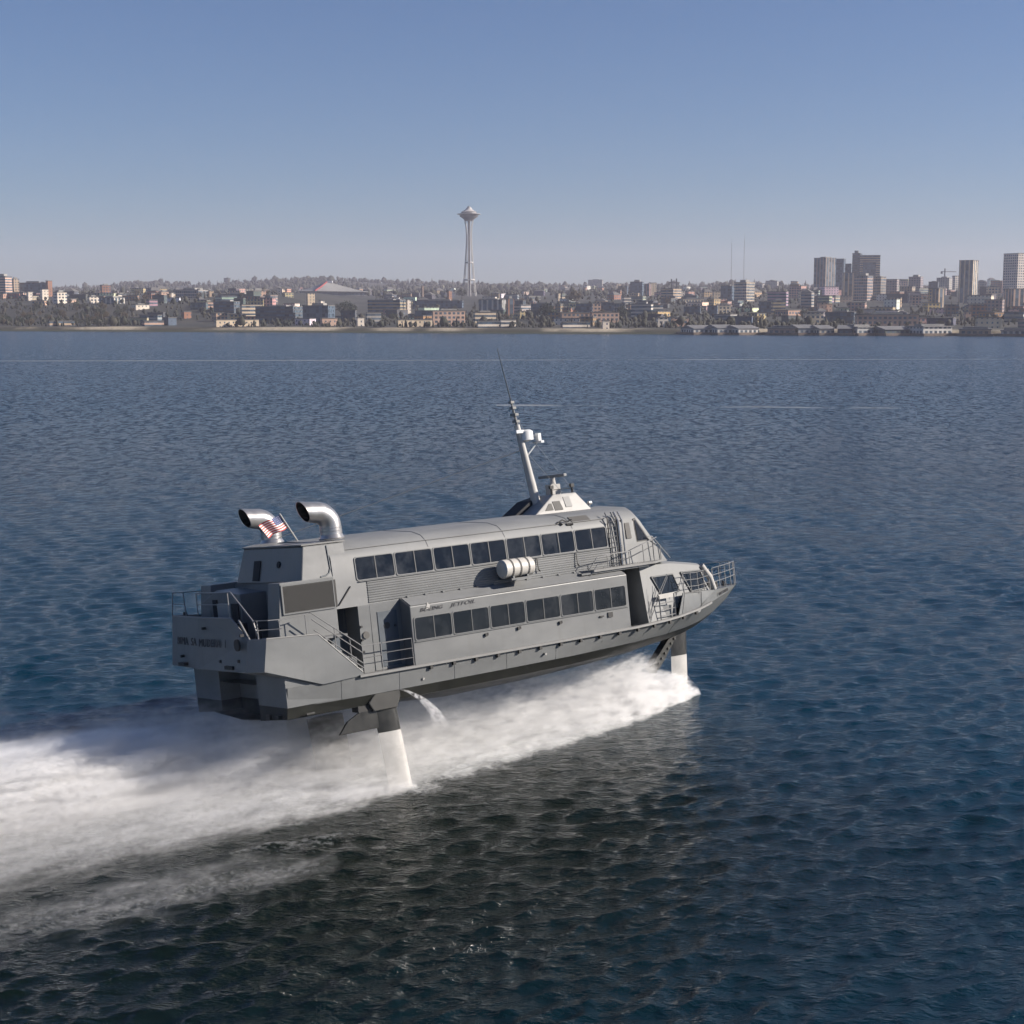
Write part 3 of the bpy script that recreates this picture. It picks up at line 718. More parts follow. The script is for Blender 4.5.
# bulwark plate, gate and stair ahead of the forward door
def side_plate(name, pts, s_f, mat, th=.05):
    k = N(); a_ = [(x, s_f(x, z), z) for x, z in pts]; k.loft([[(p[0], p[1] - th, p[2]) for p in a_], a_]); return P_(name, k, mat)
gs = lambda x, z: float(np.interp(x, [18, 20, 22, 23.6], [4.02, 3.74, 3.15, 2.46]))
side_plate('bow_bulwark', [(20.3, .20), (21.6, .26), (23.2, .48), (23.75, .98), (22.5, 1.10), (20.85, 1.18)], gs, M_hull)
side_plate('bow_bulwark', [(x, z) for x, z in [(20.3, .20), (21.6, .26), (23.2, .48), (23.75, .98), (22.5, 1.10), (20.85, 1.18)]], lambda x, z: -gs(x, z), M_hull, -.05)
k = N(); a_ = [(20.95, 1.16), (22.35, 1.06), (22.3, .42), (21.95, .30), (20.6, .24)]; k.tube([(x, gs(x, z) + .01, z) for x, z in a_ + a_[:1]], .018, 4); P_('plate_seam', k, M_rub)
k = N()
for x in (19.15, 20.15): k.tube([(x, gs(x, 0) - .06, .2), (x, gs(x, 0) - .06, 1.25)], .03, 5)
for z in (.35, .62, .90): k.tube([(19.15, gs(19.15, 0) - .06, z), (20.15, gs(20.15, 0) - .06, z)], .022, 5)
g = P_('boarding_gate', k, M_rail)
k = N(); k.prism([(19.12, gs(19.1, 0) - .09, 1.10), (20.18, gs(20.2, 0) - .09, 1.10), (20.18, gs(20.2, 0) - .09, 1.30), (19.12, gs(19.1, 0) - .09, 1.30)], (0, .04, 0)); P_('gate_sign', k, M_white, parent=g)
k = N(); k.box((19.3, 3.15, .14), (20.1, 3.5, .75)); k.box((18.95, 3.3, .14), (19.2, 3.6, .35)); P_('deck_box', k, M_panel, split=True)
k = N(); 
for i in range(4): k.box((20.3 + .22 * i, 2.95, .14), (20.52 + .22 * i, 3.3, .35 + .2 * i))
P_('fore_stair', k, M_blk)
rail([(18.45, 3.9, .62), (18.45, 3.9, .62)], [(18.45, 3.92, 1.1, .14)])
for off in (0, .28): 
    k = N(); k.tube([(18.5, 3.88, .35 + off), (19.9, 3.62, 2.0 + off * .4)], .02, 5); k.tube([(18.85, 3.80, 1.72 - off), (18.5, 3.9, .25)], .012, 4); P_('stair_rail', k, M_rail)
# handrail that runs over the second nose window to the foredeck, and the bow rail
ds = lambda x: float(np.interp(x, [22, 23.6, 25.2, 26.5, 27.3], [3.05, 2.42, 1.55, .76, .12]))
for sg in (1, -1):
    hx = [(21.0, 2.02), (22.2, 1.95), (23.4, 1.98)]
    k = N()
    for dz in (0, .30, .60): k.tube([(x, sg * (gs(x, 0) - .05 if x < 23.4 else ds(x)), z - dz) for x, z in hx], .018, 5)
    for x, z in hx + [(21.6, 1.99), (22.8, 1.96)]: k.tube([(x, sg * (gs(x, 0) - .05), z), (x, sg * (gs(x, 0) - .05), .95)], .02, 5)
    k.tube([(20.4, sg * 3.5, 1.1), (21.0, sg * 3.42, 2.02)], .02, 5)
    P_('side_railing', k, M_rail)
    k = N(); xs = [23.75, 24.6, 25.4, 26.2, 26.9, 27.25]
    for dz in (0, .32, .64): k.tube([(x, sg * ds(x), 1.97 - dz) for x in xs], .019, 5)
    for x in xs: k.tube([(x, sg * ds(x), 1.97), (x, sg * ds(x), .88)], .022, 5)
    P_('bow_railing', k, M_rail)
k = N(); k.tube([(24.9, .4, .88), (24.9, .4, 1.2)], .1, 8); k.box((25.3, -.35, .87), (25.9, .35, 1.15)); k.tube([(26.6, 0, .85), (26.6, 0, 1.1)], .06, 8); P_('bow_fitting', k, M_blk, split=True)

# --- rails on the stern and along the side deck
rail([(5.0, 4.08, 1.22), (6.28, 4.14, 1.22)], [(4.95, 4.06, 1.25, .16), (6.27, 4.14, 1.2, .16)], mids=(.38, .74))
rail([(4.10, 4.10, 1.23), (4.95, 4.08, 1.23)], [(4.12, 4.10, 1.25, .2)], mids=(.46,))
k = N()
for dz in (0, .26, .66, .84): k.tube([(2.15 + dz * .12, 4.05, 2.75 - dz), (4.10, 4.10, 1.25 - dz)], .024, 5)
for x, z in ((3.05, 2.05), (3.65, 1.6)): k.tube([(x, 4.07, z), (x, 4.08, z - .95)], .02, 5)
P_('stair_rail', k, M_rail)
rail([(.85, 4.0, 2.62), (1.95, 4.0, 2.70), (2.15, 4.0, 2.74)], [(1.95, 4.0, 2.70, 1.93), (.88, 4.0, 2.62, 2.0)], mids=())
# sloping rail over the stern ladder, the after rail and the port quarter rail
k = N(); k.tube([(.02, -1.1, 3.74), (.02, 2.02, 3.76), (.05, 3.62, 2.70), (.12, 3.78, 2.0)], .032, 6); k.tube([(.02, 1.75, 3.74), (.02, 1.75, 2.78)], .024, 5); k.tube([(.02, -1.1, 3.74), (.02, -1.1, 2.80)], .024, 5)
k.tube([(.02, -1.1, 3.3), (.02, 1.75, 3.3)], .018, 5); k.tube([(.05, 3.62, 2.70), (.4, 4.1, 2.68), (.9, 4.12, 2.66)], .022, 5); k.tube([(.1, 3.75, 2.35), (.9, 4.12, 2.32)], .018, 5); k.tube([(.12, 3.78, 2.70), (.12, 3.78, 2.0)], .022, 5)
P_('stern_railing', k, M_rail)
k = N(); k.tube([(.04, 2.45, 2.72), (.02, 3.3, 1.95)], .05, 6); P_('gangway_roller', k, M_rub)
k = N(); k.tube([(.3, -4.05, 3.75), (.25, -2.9, 3.78), (.25, -2.8, 2.8)], .026, 5); k.tube([(.3, -4.05, 3.75), (.2, -4.1, 2.8)], .026, 5); k.tube([(.3, -4.05, 3.75), (2.8, -4.05, 3.6)], .02, 5); k.tube([(.25, -4.05, 3.3), (.25, -2.9, 3.3)], .018, 5); k.tube([(1.6, -4.05, 3.68), (1.6, -4.05, 2.6)], .02, 5)
P_('quarter_railing', k, M_rail)
k = N(); k.tube([(.55, -3.6, 1.78), (.55, -3.6, 2.95)], .09, 8); k.tube([(.7, 2.6, 1.78), (.7, 2.6, 2.35)], .12, 8); k.box((.45, .5, 1.78), (1.0, 1.1, 2.5)); P_('mooring_gear', k, M_blk, split=True)

# --- roof gear: radar house, scanner, mast, aerials
k = N(); k.loft([[(14.85, -1.15, 5.22), (14.85, 1.15, 5.22), (18.25, 1.15, 5.10), (18.25, -1.15, 5.10)], [(16.30, -.75, 6.10), (16.30, .75, 6.10), (17.55, .75, 6.10), (17.55, -.75, 6.10)]]); P_('radar_house', k, M_rh, bevel=.03)
k = N()
def rh_s(x, z): return 1.15 - .40 * (z - 5.2) / .9
for q in ([(15.55, 5.42), (16.02, 5.42), (16.02, 5.72), (15.88, 5.72)], [(16.10, 5.40), (16.55, 5.40), (16.50, 5.80), (16.10, 5.80)]):
    a_ = [(x, rh_s(x, z) + .02, z) for x, z in q]; k.loft([[(p[0], p[1] - .08, p[2]) for p in a_], a_])
P_('radar_house_window', k, M_grille, split=True)
k = N(); a_ = [(16.75, rh_s(0, 5.5) + .02, 5.5), (17.1, rh_s(0, 5.5) + .02, 5.5), (17.1, rh_s(0, 5.95) + .02, 5.95), (16.75, rh_s(0, 5.95) + .02, 5.95)]; k.loft([[(p[0], p[1] - .08, p[2]) for p in a_], a_]); P_('radar_house_hatch', k, M_rub)
k = N(); k.prism([(14.6, 0, 5.3), (15.6, 0, 5.92), (16.3, 0, 6.05), (16.3, 0, 5.3)], (0, -1.0, 0)); P_('shaded_mast_fairing', k, M_dark)  # shade on the wedge behind the mast is put into its dark colour
k = N(); k.box((16.65, -.22, 6.10), (17.15, .22, 6.55)); k.tube([(16.9, 0, 6.5), (16.95, 0, 6.85)], [.16, .10], 10); rd = P_('radar_pedestal', k, M_white)
k = N(); k.box((16.84, -.95, 6.84), (17.02, .95, 6.98)); P_('radar_scanner', k, M_rub, parent=rd, bevel=.03)
k = N()
for x, s in ((16.35, .6), (16.35, -.6), (17.5, .6), (17.5, -.6)): k.tube([(x, s, 6.1), (x, s, 6.42)], .05, 6); k.box((x - .09, s - .07, 6.35), (x + .09, s + .07, 6.5))
k.tube([(16.35, .6, 6.3), (17.5, .6, 6.3)], .015, 4); P_('roof_lamp', k, M_blk)
k = N(); k.tube([(18.15, .9, 5.2), (18.15, .9, 5.55)], .03, 6); k.tube([(18.1, .9, 5.56), (18.25, .9, 5.56)], .09, 8); P_('horn', k, M_steelb)
mx = lambda z: 15.88 - (z - 5.9) * .175
k = N(); k.tube([(mx(5.3), 0, 5.3), (mx(5.9), 0, 5.9), (mx(8.7), 0, 8.7), (mx(9.3), 0, 9.3)], [.24, .22, .15, .13], 10); ms = P_('mast', k, M_mast, smooth=50)
k = N(); k.tube([(mx(9.3), 0, 9.3), (mx(10.3), 0, 10.3)], [.07, .04], 6)
for z, w in ((9.45, .16), (9.75, .2), (10.05, .14), (10.3, .1)): k.box((mx(z) - .09, -w, z - .05), (mx(z) + .09, w, z + .06))
P_('mast_lamp', k, M_rub, parent=ms)
k = N(); k.tube([(mx(10.3), 0, 10.3), (mx(12.6) - .05, 0, 12.7)], [.034, .020], 4); k.tube([(mx(9.2) + .2, -.5, 8.9), (mx(9.2) + .15, -.5, 9.9)], .012, 4); P_('whip_antenna', k, M_rail, parent=ms)
k = N(); k.lathe([(.05, 8.52), (.34, 8.60), (.34, 8.98), (.22, 9.06)], 18, (mx(8.7) + .30, 0)); k.box((mx(8.8) - .30, -.22, 8.92), (mx(8.8) + .1, .22, 9.06)); P_('radome', k, M_bright, parent=ms, smooth=40)
k = N(); k.box((mx(8.6) + .70, -.10, 8.42), (mx(8.6) + .86, .55, 8.52)); k.box((mx(8.6) + .74, .1, 8.50), (mx(8.6) + .90, .32, 8.86)); k.tube([(mx(8.6) + .6, .05, 8.75), (mx(8.6) + 1.0, .05, 8.8)], .05, 6); k.tube([(mx(7.7) + .1, 0, 7.9), (mx(8.5) + .75, .1, 8.42)], .035, 5); P_('navigation_light', k, M_bright, parent=ms)
k = N(); k.tube([(mx(8.2), 0, 8.2), (4.3, -2.2, 5.5)], .017, 3); k.tube([(mx(9.6), 0, 9.6), (17.9, .4, 6.0)], .007, 3); k.tube([(mx(8.3), 0, 8.3), (17.0, .5, 6.15)], .012, 3); P_('rigging_wire', k, M_rail)
# grille and aerial bracket on the roof shoulder
k = N(); 
sh = [(3.27, 4.84), (2.95, 5.06)]
k.prism([(15.25, 3.30, 4.84), (16.25, 3.30, 4.84), (16.25, 2.98, 5.09), (15.25, 2.98, 5.09)], (0, -.05, -.05)); P_('shoulder_vent', k, M_grille)
k = N(); k.tube([(14.35, 3.3, 4.85), (14.75, 3.25, 5.0), (15.0, 3.25, 4.9), (15.2, 3.3, 4.98)], .035, 5); k.tube([(14.9, 3.3, 4.78), (15.2, 3.35, 4.80)], .07, 6); k.tube([(14.55, 3.3, 4.9), (14.65, 3.35, 4.8)], .05, 5); P_('loudhailer', k, M_blk)

# --- foils' struts
def foil(x_le, chord, th, s, z):
    pts = []
    for u, w in ((0, 0), (.06, .6), (.25, 1.0), (.55, .85), (.85, .35), (1, 0), (.85, -.35), (.55, -.85), (.25, -1.0), (.06, -.6)): pts.append((x_le - u * chord, s + w * th / 2, z))
    return pts
def strut(name, s, top, xt, slope, bottom, chord, split, th=.22, low=None):
    z_at = [top, split, bottom]
    xl = lambda z: xt + (top - z) * slope
    root = N(); root.loft([foil(xl(top), chord, th, s, top), foil(xl(split), chord, th, s, split)]); o = P_(name, root, M_fair, smooth=40)
    k = N(); k.loft([foil(xl(split), chord, th, s, split - .001), foil(xl(bottom), chord, th, s, bottom)]); P_('strut_lower', k, low or M_strut, parent=o, smooth=40)
    return o
for sg in (1, -1):
    o = strut('aft_strut', sg * 3.85, -.95, 5.42, .115, -5.4, 1.0, -2.15)
    k = N(); k.prism([(5.05, sg * 3.6, -.10), (5.55, sg * 3.6, -.05), (5.62, sg * 3.6, -.9), (5.42, sg * 3.6, -1.3), (4.40, sg * 3.6, -1.3), (4.2, sg * 3.6, -.95)], (0, sg * .42, 0)); P_('strut_knuckle', k, M_strutg, parent=o, bevel=.04)
    k = N(); k.tube([(4.6, sg * 3.7, -.2), (3.9, sg * 3.6, -1.0)], .16, 8); k.box((3.8, min(sg * 3.4, sg * 3.9), -1.25), (4.5, max(sg * 3.4, sg * 3.9), -.7)); P_('strut_actuator', k, M_blk, parent=o)
    k = N(); k.prism([(4.1, sg * 3.78, -1.12), (4.7, sg * 3.78, -1.25), (4.6, sg * 3.78, -1.95), (2.9, sg * 3.78, -1.95), (3.3, sg * 3.78, -1.5)], (0, sg * .10, 0)); P_('strut_fairing', k, M_fair, parent=o, bevel=.03)
o = strut('aft_strut', 0, -1.7, 5.2, .10, -5.4, 1.6, -2.3, .7, M_strutg)
k = N(); k.loft([foil(7.2, 3.2, .16, s, -4.95 - .0 * s) for s in (-4.9, 4.9)]); 
fo = P_('aft_foil', k, M_strut, smooth=40)
o = strut('forward_strut', 0, -.85, 23.9, -.10, -5.4, .98, -2.05, .24)
k = N(); k.loft([foil(24.2, 1.2, .12, s, -4.95) for s in (-2.2, 2.2)]); P_('forward_foil', k, M_strut, smooth=40)
k = N(); k.prism([(23.3, .22, -.85), (22.6, .22, -1.15), (21.3, .22, -2.35), (21.6, .22, -2.65), (22.3, .22, -2.0), (22.8, .22, -1.4)], (0, -.44, 0)); o = P_('bow_door', k, M_boot)
k = N(); 
for i in range(7): x = 21.55 + i * .22; z = -2.45 + i * .20; k.box((x, .22, z), (x + .09, .28, z + .10))
P_('door_edge_light', k, M_strutg, parent=o)

# ------------------------------------------------------------------ things carried by the ferry
def carried(name, loc, label, cat):
    e = bpy.data.objects.new(name, None); COL.objects.link(e)
    e.matrix_world = BOAT_M @ Matrix.Translation((loc[0], -loc[1], loc[2])); tag(e, label, cat); return e
M_raft = simple('raft_shell', (.50, .48, .44), .45, var=.06)
raft = carried('life_raft_canister', (11.55, 4.05, 2.9), 'white round-ended life raft canister strapped on the ferry side above the lower windows', 'life raft')
k = MB(); pr = [(-.76, .18), (-.74, .32), (-.68, .375), (-.02, .375), (.02, .375), (.68, .375), (.74, .32), (.76, .18)]
k.loft([[(x, r * math.cos(a), .44 + r * math.sin(a)) for a in [2 * math.pi * j / 24 for j in range(24)]] for x, r in pr]); k.build('shell', M_raft, raft, smooth=35)
for x in (-.36, .02, .42):
    k = MB(); k.loft([[(xx, .388 * math.cos(a), .44 + .388 * math.sin(a)) for a in [2 * math.pi * j / 24 for j in range(24)]] for xx in (x - .035, x + .035)], caps=False); k.build('strap', M_grille, raft)
k = MB(); k.box((-.5, -.35, -.02), (.5, .55, .05)); 
for x in (-.4, .3): k.box((x, -.32, .04), (x + .08, .50, .14))
k.build('cradle', M_frame, raft)

flag = carried('flag', (3.88, .3, 5.33), 'small red and white striped flag with a blue canton flying between the two funnels', 'flag')
k = MB(); tip = (-.66, 0, 1.15); k.tube([(0, 0, 0), tip], .028, 6); k.build('staff', M_white, flag)
M_fr = simple('flag_red', (.42, .05, .045), .8); M_fw = simple('flag_white', (.72, .68, .66), .8); M_fb = simple('flag_blue', (.05, .07, .17), .8)
k = MB(); nx, nz = 26, 13; L, Hh = 1.02, .62
ax = Vector(tip).normalized()
def fp(i, j):
    u = i / nx; w = j / nz
    o = Vector(tip) - ax * (.03 + w * Hh)
    d = Vector((-.93, .0, -.34)) * (u * L)
    return o + d + Vector((.02 * math.sin(u * 9), .11 * math.sin(u * 9 + w * 1.5) * (u ** .5), -.02 * math.sin(u * 7)))
for i in range(nx):
    for j in range(nz):
        c_ = (2 if (i < nx * .4 and j < 7) else (0 if j % 2 == 0 else 1))
        k.add([fp(i, j), fp(i + 1, j), fp(i + 1, j + 1), fp(i, j + 1)], [(0, 1, 2, 3)], c_)
k.build('cloth', [M_fr, M_fw, M_fb], flag, solid=.008)
k = MB(); rs = random.Random(2)
for i in range(20):
    c0 = fp(1 + (i % 5) * 2, .8 + (i // 5) * 1.6)
    for sgn in (1, -1):
        k.add([c0 + Vector((0, .013 * sgn, .016)), c0 + Vector((.015, .013 * sgn, -.01)), c0 + Vector((-.015, .013 * sgn, -.01))], [(0, 1, 2)])
k.build('stars', M_fw, flag)
# ------------------------------------------------------------------ city
def facade(name, mode, glass=(.03, .045, .06), fh=3.6, bw=4.0, gr=0.25):
    m, t, b = nmat(name); b.inputs['Roughness'].default_value = .7
    oi = node(t, 'ShaderNodeObjectInfo'); tc = node(t, 'ShaderNodeTexCoord'); sp = node(t, 'ShaderNodeSeparateXYZ')
    t.links.new(tc.outputs['Object'], sp.inputs[0])
    u = math_n(t, 'ADD', sp.outputs[0], sp.outputs[1])
    fz = math_n(t, 'FRACT', math_n(t, 'DIVIDE', sp.outputs[2], fh)); fu = math_n(t, 'FRACT', math_n(t, 'DIVIDE', u, bw))
    if mode == 'grid': msk = math_n(t, 'MULTIPLY', math_n(t, 'GREATER_THAN', fz, .45), math_n(t, 'GREATER_THAN', fu, .42))
    elif mode == 'band': msk = math_n(t, 'GREATER_THAN', fz, .50)
    elif mode == 'fins': msk = math_n(t, 'GREATER_THAN', fu, .35)
    elif mode == 'curtain': msk = math_n(t, 'MULTIPLY', math_n(t, 'GREATER_THAN', fz, .22), math_n(t, 'GREATER_THAN', fu, .10))
    else: msk = math_n(t, 'MULTIPLY', math_n(t, 'GREATER_THAN', fz, .6), math_n(t, 'GREATER_THAN', fu, .7))
    geo = node(t, 'ShaderNodeNewGeometry'); s2 = node(t, 'ShaderNodeSeparateXYZ'); t.links.new(geo.outputs['Normal'], s2.inputs[0])
    side = math_n(t, 'LESS_THAN', math_n(t, 'ABSOLUTE', s2.outputs[2]), .5)
    msk = math_n(t, 'MULTIPLY', msk, side)
    # panes differ a little from one another
    cb = node(t, 'ShaderNodeCombineXYZ')
    t.links.new(math_n(t, 'FLOOR', math_n(t, 'DIVIDE', u, bw)), cb.inputs[0]); t.links.new(math_n(t, 'FLOOR', math_n(t, 'DIVIDE', sp.outputs[2], fh)), cb.inputs[1])
    wn_ = node(t, 'ShaderNodeTexWhiteNoise'); t.links.new(cb.outputs[0], wn_.inputs['Vector'])
    gl = mix_c(t, wn_.outputs[0], glass, tuple(g * 3 + .02 for g in glass))
    nz = node(t, 'ShaderNodeTexNoise', i_Scale=.12, i_Detail=3.0); t.links.new(tc.outputs['Object'], nz.inputs['Vector'])
    r = node(t, 'ShaderNodeMapRange', i_1=.3, i_2=.7, i_3=.8, i_4=1.12); t.links.new(nz.outputs[0], r.inputs[0])
    cc = node(t, 'ShaderNodeCombineXYZ')
    for i in range(3): t.links.new(r.outputs[0], cc.inputs[i])
    wall = mix_c(t, 1.0, oi.outputs['Color'], cc.outputs[0], 'MULTIPLY')
    t.links.new(mix_c(t, msk, wall, gl), b.inputs['Base Color'])
    t.links.new(math_n(t, 'MULTIPLY_ADD', msk, gr - .75, .75), b.inputs['Roughness'])
    return m
FM = dict(grid=facade('wall_with_window_grid', 'grid'), band=facade('wall_with_window_bands', 'band'), fins=facade('wall_with_fins', 'fins', bw=6),
          curtain=facade('curtain_wall', 'curtain', fh=3.9, bw=3), plain=facade('wall_with_few_windows', 'plain'))
M_roof = simple('flat_roof', (.12, .115, .11), .9, var=.25, scale=.1)
M_unit = simple('roof_plant', (.26, .25, .23), .8, var=.2, scale=.2)

def bld(x0, xm, x1, ytop, label, col, mode='grid', D=None, dt=None, ph=0, cat='building', name='building', group=None, z0=None, hipped=False, parts=True):
    """x0..xm is the face turned from the sun, xm..x1 the face turned to it; D distance, or dt metres inland"""
    if D is None: D = shore_D(xm) + dt
    K = at_px(xm, D); phi = math.atan((xm - 512) / F_PX)
    a = max(0.01, (xm - x0)) * D / F_PX; c = max(0.01, (x1 - xm)) * D / F_PX
    lo = max(R(10), R(6) - phi)
    if x1 <= xm: th = lo; W = a / math.cos(th); Dp = min(22, max(8, W * .6)) * 1.0
    elif xm <= x0: th = R(72); Dp = c / math.sin(th); W = min(18, max(6, Dp * .5))
    else:
        th = min(R(75), max(lo, math.atan2(c, a))); W = a / math.cos(th); Dp = c / math.sin(th)
    psi = th + phi
    top = z_px(ytop, D)
    base = (ground(xm, D) if z0 is None else z0) - 2.5
    h = max(4.0, top - base)
    root = empty(name, (K[0], K[1], base), -psi)
    tag(root, label, cat, group)
    mb = MB(); mb.box((-W, 0, 0), (0, Dp, h)); w = mb.build('wall', FM[mode], root); w.color = (*[min(.8, q * k) for q, k in zip(col, (.98, .88, .77))], 1)
    if parts:
        if hipped:
            r_ = MB(); e = .5; rh = min(W, Dp) * .32
            r_.add([(-W - e, -e, h), (e, -e, h), (e, Dp + e, h), (-W - e, Dp + e, h), (-W * .5, Dp * .3, h + rh), (-W * .5, Dp * .7, h + rh)],
                   [(0, 1, 4), (1, 2, 5, 4), (2, 3, 5), (3, 0, 4, 5), (3, 2, 1, 0)])
            r_.build('roof', M_roof, root)
        else:
            r_ = MB(); r_.box((-W - .3, -.3, h), (.3, Dp + .3, h + .7)); r_.build('roof', M_roof, root)
            if ph:
                p = MB(); p.box((-W * .7, Dp * .25, h + .7), (-W * .25, Dp * .75, h + .7 + ph))
                if W > 30: p.box((-W * .18, Dp * .3, h + .7), (-W * .06, Dp * .6, h + .7 + ph * .6))
                p.build('roof_plant', M_unit, root)
    return root

